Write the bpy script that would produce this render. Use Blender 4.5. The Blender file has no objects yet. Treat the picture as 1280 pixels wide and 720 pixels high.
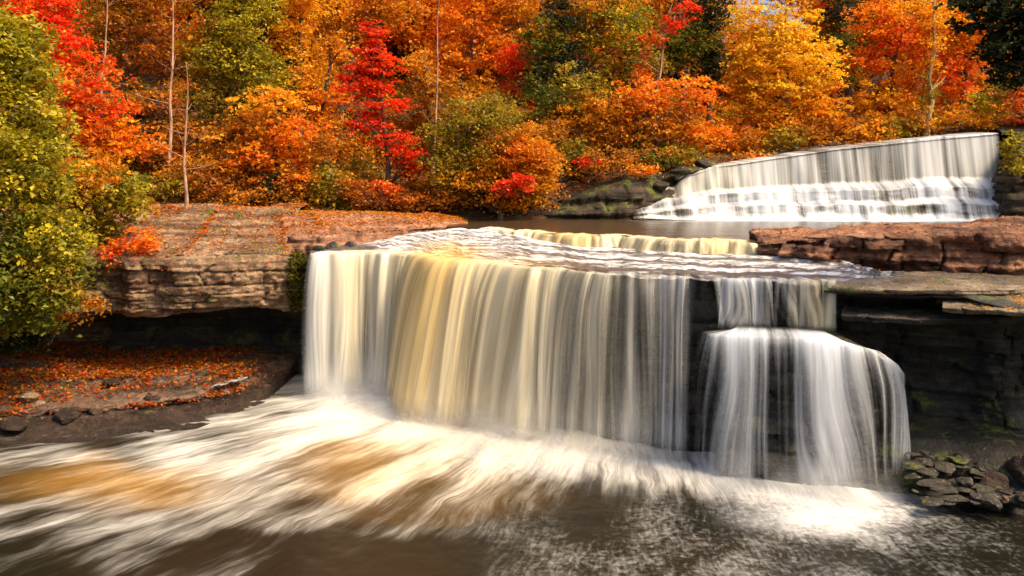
import bpy, math
import numpy as np
from math import radians

# ------------------------------------------------------------------ camera, sky, sun, exposure
scene = bpy.context.scene
COL = scene.collection
F, CZ, HZ = 1100.0, 6.5, 205.0        # focal length in photo pixels, camera height, horizon row

cam = bpy.data.cameras.new('camera')
cam.sensor_width = 36.0
cam.lens = F / 1280 * 36
cam.shift_y = -(360 - HZ) / 1280
cam.clip_start = 0.1
cam.clip_end = 2000
cam_o = bpy.data.objects.new('camera', cam)
cam_o.location = (0, 0, CZ)
cam_o.rotation_euler = (radians(90), 0, 0)
COL.objects.link(cam_o)
scene.camera = cam_o

SUN_EL, SUN_AZ = 50.0, 116.0          # azimuth clockwise from +Y (from the right, a little behind the camera)
w = bpy.data.worlds.new('World'); scene.world = w; w.use_nodes = True
nt = w.node_tree
sky = nt.nodes.new('ShaderNodeTexSky'); sky.sky_type = 'NISHITA'; sky.sun_disc = False
sky.sun_elevation = radians(SUN_EL); sky.sun_rotation = radians(SUN_AZ)
sky.dust_density = 7.0; sky.air_density = 1.0; sky.ozone_density = 1.0
bg = nt.nodes['Background']; bg.inputs[1].default_value = 0.14
nt.links.new(sky.outputs[0], bg.inputs[0])

sl = bpy.data.lights.new('sun', 'SUN'); sl.energy = 3.6; sl.angle = radians(15.0); sl.color = (1.0, 0.79, 0.50)
so = bpy.data.objects.new('sun', sl); COL.objects.link(so)
so.rotation_euler = (radians(90 - SUN_EL), 0, radians(180 - SUN_AZ))
so.location = (20, 20, 40)

scene.view_settings.view_transform = 'Standard'
scene.view_settings.look = 'None'
scene.view_settings.gamma = 1.0
scene.view_settings.use_curve_mapping = False
scene.view_settings.exposure = 0.82
scene.render.engine = 'CYCLES'
scene.cycles.use_denoising = True
scene.cycles.max_bounces = 8
scene.cycles.diffuse_bounces = 4
scene.cycles.transparent_max_bounces = 14
scene.cycles.transmission_bounces = 4
scene.cycles.sample_clamp_indirect = 6.0

# ------------------------------------------------------------------ helpers
rng = np.random.default_rng(7)
def PX(px, Y): return (np.asarray(px, float) - 640) / F * Y
def PZ(py, Y): return CZ - (np.asarray(py, float) - HZ) / F * Y
def ip(x, pts):
    pts = np.array(pts, float); return np.interp(x, pts[:, 0], pts[:, 1])
def sstep(a, b, x):
    t = np.clip((np.asarray(x, float) - a) / (b - a), 0, 1); return t * t * (3 - 2 * t)

def _hash(i, j, k, seed):
    M = 0xFFFFFFFF
    h = (i * 374761393 + j * 668265263 + k * 1274126177 + seed * 974634777) & M
    h = ((h ^ (h >> 13)) * 1103515245) & M
    h = ((h ^ (h >> 16)) * 2246822519) & M
    h = h ^ (h >> 15)
    return (h & 0xFFFFFF) / float(0xFFFFFF)
def hash1(i, j=0, k=0, seed=0):
    i = np.asarray(i, np.int64); return _hash(i, np.asarray(j, np.int64), np.asarray(k, np.int64), seed)
def vn(x, y=0.0, z=0.0, seed=0):
    x, y, z = np.broadcast_arrays(np.asarray(x, float), np.asarray(y, float), np.asarray(z, float))
    xi, yi, zi = np.floor(x).astype(np.int64), np.floor(y).astype(np.int64), np.floor(z).astype(np.int64)
    u, v, w_ = x - xi, y - yi, z - zi
    u = u*u*u*(u*(u*6-15)+10); v = v*v*v*(v*(v*6-15)+10); w_ = w_*w_*w_*(w_*(w_*6-15)+10)
    r = 0
    for a in (0, 1):
        for b in (0, 1):
            for c in (0, 1):
                r = r + _hash(xi+a, yi+b, zi+c, seed) * (u if a else 1-u) * (v if b else 1-v) * (w_ if c else 1-w_)
    return r
def fbm(x, y=0.0, z=0.0, octv=4, seed=0):
    s, a, t = 0, 1.0, 0
    for o in range(octv):
        s = s + a * vn(np.asarray(x)*2**o, np.asarray(y)*2**o, np.asarray(z)*2**o, seed+o*17); t += a; a *= .5
    return s / t - 0.5

def mesh_from(name, V, faces, mats, attrs=None, facecol=None, smooth=True, matidx=None):
    """V (n,3); faces: (m,4) or (m,3) array. attrs: name -> (n,) or (n,3)."""
    me = bpy.data.meshes.new(name)
    V = np.asarray(V, np.float32); faces = np.asarray(faces, np.int32)
    n, (m, k) = len(V), faces.shape
    me.vertices.add(n); me.vertices.foreach_set('co', V.ravel())
    me.loops.add(m*k); me.loops.foreach_set('vertex_index', faces.ravel())
    me.polygons.add(m)
    me.polygons.foreach_set('loop_start', np.arange(0, m*k, k, dtype=np.int32))
    me.polygons.foreach_set('use_smooth', np.full(m, smooth, bool))
    for mm in (mats if isinstance(mats, (list, tuple)) else [mats]): me.materials.append(mm)
    if matidx is not None: me.polygons.foreach_set('material_index', np.asarray(matidx, np.int32))
    me.update(calc_edges=True)
    for nm, a in (attrs or {}).items():
        a = np.asarray(a, np.float32)
        if a.ndim == 1:
            at = me.attributes.new(nm, 'FLOAT', 'POINT'); at.data.foreach_set('value', a)
        else:
            at = me.attributes.new(nm, 'FLOAT_VECTOR', 'POINT'); at.data.foreach_set('vector', a.ravel())
    if facecol is not None:
        c = np.ones((m, 4), np.float32); c[:, :3] = facecol
        at = me.attributes.new('Col', 'FLOAT_COLOR', 'FACE'); at.data.foreach_set('color', c.ravel())
    return me

def grid_faces(nu, nv, off=0):
    i = np.arange(nu-1)[:, None]; j = np.arange(nv-1)[None, :]
    a = (i*nv + j + off).ravel()
    return np.stack([a, a+nv, a+nv+1, a+1], 1)

def tag(o, label=None, cat=None, group=None, kind=None):
    if label: o['label'] = label
    if cat: o['category'] = cat
    if group: o['group'] = group
    if kind: o['kind'] = kind
    return o
def link(name, me, parent=None, **kw):
    o = bpy.data.objects.new(name, me); COL.objects.link(o)
    if parent: o.parent = parent
    return tag(o, **kw)
def empty(name, loc=(0, 0, 0), **kw):
    o = bpy.data.objects.new(name, None); o.location = loc; COL.objects.link(o); o.empty_display_size = .3
    return tag(o, **kw)

class G:
    """small node-graph helper"""
    def __init__(s, name):
        s.m = bpy.data.materials.new(name); s.m.use_nodes = True; s.t = s.m.node_tree; s.t.nodes.clear()
        s.out = s.t.nodes.new('ShaderNodeOutputMaterial')
    def n(s, ty, ins=None, **pr):
        nd = s.t.nodes.new('ShaderNode' + ty)
        for k, v in pr.items(): setattr(nd, k, v)
        for k, v in (ins or {}).items():
            sock = nd.inputs[k]
            if hasattr(v, 'is_linked') or isinstance(v, bpy.types.NodeSocket): s.t.links.new(v, sock)
            else: sock.default_value = v
        return nd
    def attr(s, name, out='Fac'): return s.n('Attribute', attribute_name=name).outputs[out]
    def math(s, op, a, b=0.0, clamp=False):
        return s.n('Math', {0: a, 1: b}, operation=op, use_clamp=clamp).outputs[0]
    def noise(s, vec, scale, detail=4, rough=.55, dist=0.0):
        return s.n('TexNoise', {'Vector': vec, 'Scale': scale, 'Detail': detail, 'Roughness': rough, 'Distortion': dist}).outputs['Fac']
    def mapv(s, vec, sc=(1, 1, 1), loc=(0, 0, 0)):
        return s.n('Mapping', {'Vector': vec, 'Scale': sc, 'Location': loc}).outputs[0]
    def mix(s, f, a, b, mode='MIX'):
        nd = s.n('Mix', data_type='RGBA', blend_type=mode)
        for idx, v in ((0, f), (6, a), (7, b)):
            if isinstance(v, bpy.types.NodeSocket): s.t.links.new(v, nd.inputs[idx])
            else: nd.inputs[idx].default_value = v if idx == 0 else (*v, 1)
        return nd.outputs[2]
    def ss(s, x, a, b, lo=0., hi=1.):
        return s.n('MapRange', {'Value': x, 'From Min': a, 'From Max': b, 'To Min': lo, 'To Max': hi}, interpolation_type='SMOOTHSTEP').outputs[0]
    def bump(s, h, strength, dist): return s.n('Bump', {'Height': h, 'Strength': strength, 'Distance': dist}).outputs[0]
    def done(s, sh): s.t.links.new(sh, s.out.inputs['Surface']); return s.m
    def obj(s): return s.n('TexCoord').outputs['Object']

# ------------------------------------------------------------------ materials
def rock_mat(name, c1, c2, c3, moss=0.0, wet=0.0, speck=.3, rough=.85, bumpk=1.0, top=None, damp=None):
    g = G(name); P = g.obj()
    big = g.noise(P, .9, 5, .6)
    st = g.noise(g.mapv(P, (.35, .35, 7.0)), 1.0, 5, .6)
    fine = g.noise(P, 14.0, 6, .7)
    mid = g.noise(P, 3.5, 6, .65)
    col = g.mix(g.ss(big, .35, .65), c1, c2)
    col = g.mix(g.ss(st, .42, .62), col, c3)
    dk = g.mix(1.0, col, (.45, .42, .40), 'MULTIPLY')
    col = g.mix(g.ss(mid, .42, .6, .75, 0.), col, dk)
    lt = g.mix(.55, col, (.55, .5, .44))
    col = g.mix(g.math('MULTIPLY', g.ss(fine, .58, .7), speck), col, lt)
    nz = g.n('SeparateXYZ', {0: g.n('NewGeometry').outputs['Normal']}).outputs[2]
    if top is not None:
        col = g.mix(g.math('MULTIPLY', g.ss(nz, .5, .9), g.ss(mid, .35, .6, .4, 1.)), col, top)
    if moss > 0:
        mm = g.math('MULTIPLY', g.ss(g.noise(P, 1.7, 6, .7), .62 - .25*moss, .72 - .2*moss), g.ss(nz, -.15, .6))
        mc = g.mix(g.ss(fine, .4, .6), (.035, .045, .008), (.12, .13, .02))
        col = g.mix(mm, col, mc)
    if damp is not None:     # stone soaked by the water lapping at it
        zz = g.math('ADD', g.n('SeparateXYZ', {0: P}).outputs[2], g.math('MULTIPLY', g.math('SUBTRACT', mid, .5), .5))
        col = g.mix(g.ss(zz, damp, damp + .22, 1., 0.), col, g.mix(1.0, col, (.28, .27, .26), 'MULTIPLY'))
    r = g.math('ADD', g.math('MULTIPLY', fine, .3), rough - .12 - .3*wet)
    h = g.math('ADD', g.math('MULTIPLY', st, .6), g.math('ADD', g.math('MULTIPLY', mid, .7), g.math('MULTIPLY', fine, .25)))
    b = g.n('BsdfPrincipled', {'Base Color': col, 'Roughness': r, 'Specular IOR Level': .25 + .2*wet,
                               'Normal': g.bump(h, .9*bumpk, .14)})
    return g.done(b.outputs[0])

M_cliff = rock_mat('brown_grey_sandstone', (.24, .14, .075), (.37, .25, .15), (.12, .065, .038), moss=.3, speck=.6, bumpk=1.3)
M_slab = rock_mat('red_brown_sandstone', (.38, .16, .08), (.48, .25, .14), (.17, .075, .045), moss=.0, speck=.5, bumpk=1.5)
M_shelf = rock_mat('orange_brown_sandstone', (.34, .15, .08), (.42, .22, .13), (.22, .10, .06), moss=.1, speck=.4)
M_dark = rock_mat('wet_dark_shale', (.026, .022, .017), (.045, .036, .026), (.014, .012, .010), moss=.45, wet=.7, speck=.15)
M_wetledge = rock_mat('wet_ledge_rock', (.16, .115, .07), (.26, .20, .13), (.08, .055, .035), moss=.3, wet=.5, speck=.6)
M_bankrock = rock_mat('brown_bank_rock', (.13, .075, .045), (.22, .13, .085), (.06, .035, .022), moss=.2, wet=.25, speck=.45, bumpk=1.4, damp=.16)
M_farrock = rock_mat('dark_far_rock', (.05, .035, .022), (.085, .055, .032), (.025, .018, .012), moss=.5, wet=.2, speck=.2)
M_boulder = rock_mat('brown_boulder', (.05, .03, .02), (.09, .055, .035), (.03, .02, .015), moss=.35, wet=.3, speck=.3)  # darkened to put the shade below the right wall into the colour
M_rubble = rock_mat('rubble_rock', (.035, .028, .02), (.09, .075, .055), (.018, .015, .011), moss=.35, wet=.5, speck=.7)  # tones lowered to paint in the shade under the overhang
M_soil = rock_mat('leafy_soil', (.06, .032, .016), (.12, .055, .02), (.035, .02, .012), moss=.25, speck=.2)

def leaf_mat(name='leaf', trans=.48):
    g = G(name); c = g.attr('Col', 'Color')
    d = g.n('BsdfDiffuse', {'Color': c, 'Roughness': .3})
    t = g.n('BsdfTranslucent', {'Color': c})
    mx = g.n('MixShader', {0: trans, 1: d.outputs[0], 2: t.outputs[0]})
    gl = g.n('BsdfGlossy', {'Color': (1, 1, 1, 1), 'Roughness': .45})
    mx2 = g.n('MixShader', {0: .012, 1: mx.outputs[0], 2: gl.outputs[0]})
    return g.done(mx2.outputs[0])
M_leaf = leaf_mat()

def bark_mat(name, c1, c2):
    g = G(name); P = g.obj()
    a = g.noise(g.mapv(P, (6, 6, 1.2)), 1.5, 5, .65)
    col = g.mix(g.ss(a, .38, .62), c1, c2)
    b = g.n('BsdfPrincipled', {'Base Color': col, 'Roughness': .9, 'Normal': g.bump(a, .6, .05)})
    return g.done(b.outputs[0])
M_bark = bark_mat('dark_bark', (.05, .032, .02), (.11, .07, .045))
M_bark_pink = bark_mat('pinkish_bark', (.16, .08, .05), (.42, .24, .15))
M_bark_pale = bark_mat('pale_birch_bark', (.20, .13, .05), (.52, .38, .16))

def fall_mat():
    g = G('falling_water')
    fl = g.attr('flow', 'Vector'); dens = g.attr('dens'); tint = g.attr('tint'); low = g.attr('low')
    n1 = g.noise(g.mapv(fl, (1.5, .07, 1)), 1.0, 2, .5)
    n2 = g.noise(g.mapv(fl, (4.6, .09, 1), (3, 1, 0)), 1.0, 2, .5)
    n3 = g.noise(g.mapv(fl, (17., .12, 1), (7, 2, 0)), 1.0, 3, .55)
    s = g.math('ADD', g.math('MULTIPLY', n1, .75), g.math('ADD', g.math('MULTIPLY', n2, .7), g.math('MULTIPLY', n3, .30)))
    s = g.math('SUBTRACT', s, .875)
    a = g.math('ADD', dens, g.math('MULTIPLY', s, 2.5))
    a = g.math('MULTIPLY', g.math('MULTIPLY', g.ss(a, -.15, 1.45), .96), g.attr('edge'))
    shade = g.ss(g.math('ADD', n2, g.math('MULTIPLY', g.math('SUBTRACT', n3, .5), .4)), .3, .68)
    wh = g.mix(shade, (.70, .74, .82), (.82, .86, .92))
    warm = g.mix(shade, (.78, .66, .40), (.88, .80, .58))
    amber = g.mix(shade, (.76, .55, .19), (.88, .70, .34))
    c = g.mix(g.ss(tint, 0, .5), wh, warm); c = g.mix(g.ss(tint, .5, 1.0), c, amber)
    d = g.n('BsdfDiffuse', {'Color': c, 'Normal': g.bump(g.math('ADD', n2, g.math('MULTIPLY', n3, .3)), .10, .08)})
    t = g.n('BsdfTranslucent', {'Color': c})
    mx = g.n('MixShader', {0: .45, 1: d.outputs[0], 2: t.outputs[0]})
    gl = g.n('BsdfGlossy', {'Color': (1, 1, 1, 1), 'Roughness': .4})
    mx = g.n('MixShader', {0: .04, 1: mx.outputs[0], 2: gl.outputs[0]})
    tr = g.n('BsdfTransparent')
    f = g.n('MixShader', {0: a, 1: tr.outputs[0], 2: mx.outputs[0]})
    return g.done(f.outputs[0])
M_fall = fall_mat()

def pool_mat():
    g = G('pool_water'); P = g.obj()
    fl = g.attr('flow', 'Vector'); foam = g.attr('foam'); amb = g.attr('amber'); mot = g.attr('mottle')
    warp = g.n('TexNoise', {'Vector': P, 'Scale': .55, 'Detail': 3.0}).outputs['Color']
    fv = g.n('VectorMath', {0: fl, 1: g.n('VectorMath', {0: warp, 1: (.5, .5, 0)}, operation='MULTIPLY').outputs[0]}, operation='ADD').outputs[0]
    n1 = g.noise(g.mapv(fv, (1.3, .28, 1)), 1.0, 3, .55)
    n2 = g.noise(g.mapv(fv, (6.0, .55, 1), (5, 0, 0)), 1.0, 4, .6)
    n3 = g.noise(g.mapv(fv, (22., 1.4, 1), (2, 9, 0)), 1.0, 4, .65)
    st = g.math('ADD', g.math('MULTIPLY', n1, .85), g.math('ADD', g.math('MULTIPLY', n2, .45), g.math('MULTIPLY', n3, .22)))
    st = g.math('SUBTRACT', st, .76)
    wp = g.n('VectorMath', {0: P, 1: g.n('VectorMath', {0: g.n('TexNoise', {'Vector': P, 'Scale': 2.2, 'Detail': 4.0}).outputs['Color'], 1: (.32, .32, 0)}, operation='MULTIPLY').outputs[0]}, operation='ADD').outputs[0]
    m1 = g.noise(wp, .9, 4, .6); m2 = g.noise(wp, 8.5, 6, .75)
    rid = g.math('SUBTRACT', 1.0, g.math('MULTIPLY', g.math('ABSOLUTE', g.math('SUBTRACT', g.noise(g.mapv(wp, (3.4, 5.2, 1)), 1.0, 4, .65), .5)), 7.0), True)
    mo = g.math('ADD', g.math('ADD', .07, g.math('MULTIPLY', g.math('SUBTRACT', m1, .5), 1.5)), g.math('MULTIPLY', g.math('SUBTRACT', m2, .5), 2.0))
    mo = g.math('ADD', mo, g.math('MULTIPLY', rid, .10)); mo = g.math('ADD', mo, g.math('MULTIPLY', g.math('SUBTRACT', n3, .5), .9))
    nn = g.n('Mix', {0: mot, 2: g.math('MULTIPLY', st, 1.75), 3: mo}, data_type='FLOAT').outputs[0]
    k = g.n('Mix', {0: mot, 2: g.ss(g.math('ADD', foam, nn), .30, 1.32), 3: g.math('MULTIPLY', g.ss(g.math('ADD', foam, nn), .12, 1.0), g.ss(foam, .30, .85, .42, 1.))}, data_type='FLOAT').outputs[0]
    k = g.math('POWER', k, 1.3)
    wat = g.mix(g.ss(amb, 0, 1), (.009, .008, .005), (.20, .10, .02))
    fo = g.mix(g.ss(amb, 0, 1.3), (.60, .595, .59), (.62, .42, .17))
    fo = g.mix(g.attr('warm'), fo, g.mix(1.0, fo, (1.0, .90, .70), 'MULTIPLY'))
    col = g.mix(k, wat, fo)
    h = g.math('ADD', g.math('MULTIPLY', k, .5), g.math('ADD', g.math('MULTIPLY', n2, .5), g.math('MULTIPLY', m2, g.math('MULTIPLY', mot, .5))))
    b = g.n('BsdfPrincipled', {'Base Color': col, 'Roughness': g.ss(k, 0, .6, .30, .85), 'Specular IOR Level': g.ss(k, 0, 1, .10, .05),
                               'Normal': g.bump(h, .4, .10)})
    return g.done(b.outputs[0])
M_pool = pool_mat()

def river_mat(name, dark, foamc, sc=(1, 1, 1), rough=.12, bd=.02, amp=1.7):
    g = G(name); P = g.obj(); foam = g.attr('foam'); fl = g.attr('flow', 'Vector')
    n1 = g.noise(g.mapv(fl, sc), 1.0, 5, .62); n2 = g.noise(g.mapv(fl, tuple(4*v for v in sc), (4, 4, 0)), 1.0, 5, .65)
    nn = g.math('SUBTRACT', g.math('ADD', n1, g.math('MULTIPLY', n2, .6)), .8)
    k = g.ss(g.math('ADD', foam, g.math('MULTIPLY', nn, amp)), .2, .95)
    t = g.attr('tint')
    wt = g.mix(t, dark, (.45, .24, .05)); fo = g.mix(t, foamc, (.82, .62, .25))
    col = g.mix(k, wt, fo)
    b = g.n('BsdfPrincipled', {'Base Color': col, 'Roughness': g.ss(k, 0, .6, rough, .7), 'Specular IOR Level': g.ss(k, 0, 1, .5, .2),
                               'Normal': g.bump(g.math('ADD', n2, k), .5, bd)})
    return g.done(b.outputs[0])
M_river = river_mat('river_water', (.050, .030, .015), (.75, .74, .72), (.15, 1.1, 1), .22, .03)
M_terrace = river_mat('shallow_ledge_water', (.09, .07, .055), (.68, .67, .68), (1.5, 4.2, 1), .3, .16, 2.5)

# ------------------------------------------------------------------ terrain
def ground_z(X, Y):
    px = 640 + X / np.maximum(Y, 30) * F
    base = ip(px, [(-400, 5.0), (200, 5.0), (600, 5.0), (740, 5.9), (850, 6.5), (920, 6.9), (1150, 7.9), (1400, 8.6)])
    slope = ip(px, [(-400, .34), (500, .34), (800, .27), (930, .15), (1100, .16), (1400, .25)])
    start = ip(px, [(-400, 30.5), (300, 31), (560, 33), (700, 33.5), (820, 34.5), (900, 37), (1150, 38), (1250, 36), (1400, 34)])
    d = Y - start
    z = base + np.maximum(d, 0) * slope + .35 * fbm(X*.25, Y*.25, 0, 4, 3) * sstep(0, 3, d)
    low = ip(px, [(-400, 3.4), (560, 3.4), (600, 3.2), (1400, 3.2)])
    return low + (z - low) * sstep(-2.6, 0, d)

xs = np.linspace(-75, 75, 300); ys = np.concatenate([np.linspace(27, 60, 130), np.linspace(61, 130, 50)])
XX, YY = np.meshgrid(xs, ys, indexing='ij')
ZZ = ground_z(XX, YY)
V = np.stack([XX, YY, ZZ], -1).reshape(-1, 3)
link('hillside', mesh_from('hillside', V, grid_faces(len(xs), len(ys)), M_soil), label='wooded hillside of leaf covered soil behind the falls', cat='hillside', kind='structure')
g_ = 1500
link('ground', mesh_from('ground', [(-g_, -g_, -1.6), (g_, -g_, -1.6), (g_, g_, -1.6), (-g_, g_, -1.6)], [(0, 1, 2, 3)], M_soil),
     label='stream bed and ground reaching the horizon under everything', cat='ground', kind='structure')

# ------------------------------------------------------------------ cliffs
def resample(P, res):
    P = np.asarray(P, float)
    d = np.r_[0, np.cumsum(np.linalg.norm(np.diff(P, axis=0), axis=1))]
    n = max(2, int(d[-1] / res) + 1); t = np.linspace(0, d[-1], n)
    return np.stack([np.interp(t, d, P[:, i]) for i in range(P.shape[1])], 1), t
def smooth1(P, k):
    if k < 2: return P
    ker = np.hanning(k + 2)[1:-1]; ker /= ker.sum(); o = P.copy()
    for i in range(P.shape[1]):
        p = np.pad(P[:, i], (k//2, k - 1 - k//2), mode='reflect', reflect_type='odd'); o[:, i] = np.convolve(p, ker, 'valid')
    return o

def cliff(name, plan, profs, mat, res=.07, pres=.05, seed=0, h=.28, a1=.16, a2=.14, af=.10, at=.07, sm=9, tops=.05, jd=.16, **kw):
    """plan: [(X,Y)...] left to right as seen from the camera; profs: [(frac, [(off,z)...])...] offsets towards the camera."""
    Pl, s = resample(plan, res); Pl = smooth1(Pl, sm)
    T = np.gradient(Pl, axis=0); T /= np.linalg.norm(T, axis=1)[:, None] + 1e-9
    T = smooth1(T, 25 if len(T) > 60 else 5); T /= np.linalg.norm(T, axis=1)[:, None] + 1e-9
    N = np.stack([T[:, 1], -T[:, 0]], 1)
    fr = s / s[-1]
    base = np.array(profs[0][1], float)
    _, t = resample(base, pres); nv = len(t)
    dd = np.r_[0, np.cumsum(np.linalg.norm(np.diff(base, axis=0), axis=1))]
    keys = np.array([p[0] for p in profs])
    PR = np.stack([np.stack([np.interp(t, dd, np.array(p[1], float)[:, i]) for i in (0, 1)], 1) for p in profs])
    prof = np.stack([np.stack([np.interp(fr, keys, PR[:, j, i]) for j in range(nv)], 1) for i in (0, 1)], -1)
    off, z = prof[..., 0], prof[..., 1]
    do, dz = np.gradient(off, axis=1), np.gradient(z, axis=1)
    wf = np.abs(dz) / (np.hypot(do, dz) + 1e-9); wf = sstep(.42, .85, wf)
    k = np.ones(5)/5; wf = np.apply_along_axis(lambda a: np.convolve(np.pad(a, 2, mode='edge'), k, 'valid'), 1, wf)
    S = s[:, None] + 0*z
    zz = z / h + 1.3 * fbm(S*.12, 0, 0, 3, seed) + .5*np.sin(z*3.1 + seed)
    L = np.floor(zz).astype(int); fz = zz - L
    hl = hash1(L, 0, 0, seed + 5)
    cs = S / (.7 + 1.6*hl) + hl * 9 + .3*fbm(S, z*2, 0, 2, seed+2); C = np.floor(cs).astype(int); fs = cs - C
    d = (hl - .5) * a1 * 2 + (hash1(L, C, 0, seed + 9) - .5) * a2 * 2
    d -= .10 * (1 - sstep(0, .10, fz) * (1 - sstep(.90, 1, fz))) + jd * (1 - sstep(0, .05, fs) * (1 - sstep(.95, 1, fs)))
    Nm = N[len(N)//6: -len(N)//6].mean(0); Nm /= np.linalg.norm(Nm)      # far back from the edge all rows run the same way
    o1 = np.maximum(off, -.9); o2 = np.minimum(off + .9, 0)
    X0 = Pl[:, 0][:, None] + N[:, 0][:, None]*o1 + Nm[0]*o2; Y0 = Pl[:, 1][:, None] + N[:, 1][:, None]*o1 + Nm[1]*o2
    d += (.5 - np.abs(fbm(X0*5, Y0*5, z*9, 3, seed+33))*3) * af * .55 + fbm(X0*2.5, Y0*2.5, z*4, 5, seed+3) * af * 2.8 + fbm(X0*.5, Y0*.5, z*.6, 3, seed+8) * af * 4
    tz = fbm(X0*.8, Y0*.8, 0, 5, seed + 4) * at * 4
    if tops: tz = tz + (np.floor(tz / tops) * tops - tz) * .6 + fbm(X0*5, Y0*5, 0, 3, seed+6) * .05
    P = np.stack([X0 + N[:, 0][:, None]*d*wf, Y0 + N[:, 1][:, None]*d*wf, z + tz*(1-wf)], -1)
    o = link(name, mesh_from(name, P.reshape(-1, 3), grid_faces(*z.shape), mat), **kw)
    return o, P, wf
def pl(*pts): return [(float(PX(a, Y)), Y) for a, Y in pts]

# left cliff with the undercut
prof_l = [(-4.2, .2), (-4.0, 1.5), (-3.0, 2.2), (-.15, 2.32), (.0, 2.45), (.02, 3.0), (-.05, 3.7), (-.35, 3.95), (-2.0, 4.45), (-4.2, 5.0), (-6.5, 5.05), (-8, 4.6)]
prof_l2 = [(-4.6, .2), (-4.4, 1.5), (-3.4, 2.2), (-.75, 2.3), (-.65, 2.45), (-.6, 3.2), (-.7, 3.9), (-1.1, 4.2), (-2.4, 4.5), (-4.2, 4.9), (-6.5, 5.05), (-8, 4.8)]
_, P_cl, wf_cl = cliff('rock_cliff', pl((-420, 23.3), (-100, 23.6), (60, 23.8), (200, 24.6), (222, 24.3), (300, 24.9), (366, 25.3), (384, 25.75)),
    [(0, prof_l2), (.68, prof_l2), (.70, prof_l), (1, prof_l)], M_cliff, res=.05, pres=.035, seed=11, h=.27, a1=.12, a2=.20, af=.15, at=.12,
    label='pinkish grey sandstone cliff overhanging a black hollow left of the falls', cat='cliff', kind='structure')
# rock shelf running behind the left end of the falls
_, P_sh, wf_sh = cliff('rock_shelf', pl((250, 28.6), (330, 26.7), (400, 26.3), (470, 27.4), (540, 28.6), (584, 30.0)) + [(-1.6, 32.5)],
    [(0, [(-.5, 3.3), (.1, 3.7), (.05, 4.25), (-.5, 4.45), (-2.2, 4.95), (-5.5, 5.05), (-7.5, 4.2)]),
     (.75, [(-.5, 3.3), (.1, 3.7), (.05, 4.45), (-.3, 4.62), (-1.0, 4.75), (-1.8, 4.8), (-2.5, 4.2)]),
     (1, [(-.5, 3.3), (.1, 3.7), (.05, 4.35), (-.2, 4.5), (-.6, 4.6), (-1.0, 4.6), (-1.3, 4.2)])],
    M_shelf, seed=21, h=.2, a1=.08, a2=.08, af=.06, at=.05,
    label='flat orange brown rock shelf strewn with leaves above the left end of the falls', cat='rock shelf', kind='structure')

# wall behind the main curtain and the ledge above it
LIP = [(386, 24.7), (450, 24.9), (522, 24.5), (545, 23.2), (620, 22.1), (700, 20.9), (760, 20.0), (850, 19.4), (950, 19.0), (1046, 18.7)]
MINI = [(386, 25.5), (450, 26.2), (520, 27.4), (575, 28.2), (610, 27.2), (650, 25.9), (700, 25.2), (760, 24.7), (850, 23.6), (945, 22.6), (1046, 21.6)]
def dense(pts, amp, sd, step=3.0):
    px = np.arange(pts[0][0], pts[-1][0] + .1, step); y = ip(px, pts)
    k = np.hanning(15); k /= k.sum(); y = np.convolve(np.pad(y, 7, mode='reflect', reflect_type='odd'), k, 'valid')
    y = y + amp*(fbm(px*.018, 0, 0, 4, sd)*2 + .5*fbm(px*.09, 0, 0, 3, sd+1)*2)
    return [(float(a), float(b)) for a, b in zip(px, y)]
LIPD = dense(LIP, .34, 500); MINID = dense(MINI, .6, 510)
lip_pl = pl(*LIP)
cliff('rock_wall', [(-12.5, 26.9), (-8.0, 27.3), (-6.6, 26.9), (-6.0, 25.6)] + [(x, y + .25) for x, y in lip_pl] + [(8.0, 18.7)],  # left end backs the cliff hollow; its dark rock paints in the shade there
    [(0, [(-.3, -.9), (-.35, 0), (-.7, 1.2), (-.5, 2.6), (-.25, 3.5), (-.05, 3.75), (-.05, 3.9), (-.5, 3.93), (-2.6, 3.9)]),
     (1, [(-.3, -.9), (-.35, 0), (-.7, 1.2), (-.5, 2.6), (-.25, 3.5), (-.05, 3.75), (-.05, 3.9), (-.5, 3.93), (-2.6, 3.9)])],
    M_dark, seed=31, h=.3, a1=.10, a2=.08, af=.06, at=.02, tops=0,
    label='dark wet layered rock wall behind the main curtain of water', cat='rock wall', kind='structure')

# red brown slab at the right of the river
prof_s = [(-.9, 3.8), (-.25, 3.86), (-.1, 4.1), (.05, 4.25), (-.12, 4.55), (-.15, 4.75), (-.45, 4.92), (-1.4, 5.0), (-2.8, 5.03), (-3.1, 4.3)]
prof_s0 = [(-.9, 3.8), (-.1, 3.86), (-.05, 4.05), (.02, 4.15), (-.05, 4.35), (-.1, 4.5), (-.3, 4.62), (-.9, 4.7), (-1.8, 4.7), (-2.2, 4.3)]
_, P_sl, wf_sl = cliff('rock_slab', [(6.3, 24.2)] + pl((945, 22.3), (990, 21.8), (1080, 20.9), (1180, 20.0), (1280, 19.5), (1450, 19.2), (1750, 19.0)),
    [(0, prof_s0), (.12, prof_s0), (.35, prof_s), (1, prof_s)], M_slab, res=.045, pres=.03, seed=41, h=.24, a1=.17, a2=.26, af=.20, at=.14, jd=.22,
    label='thick red brown sandstone slab in front of the upper falls', cat='rock slab', kind='structure')
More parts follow.
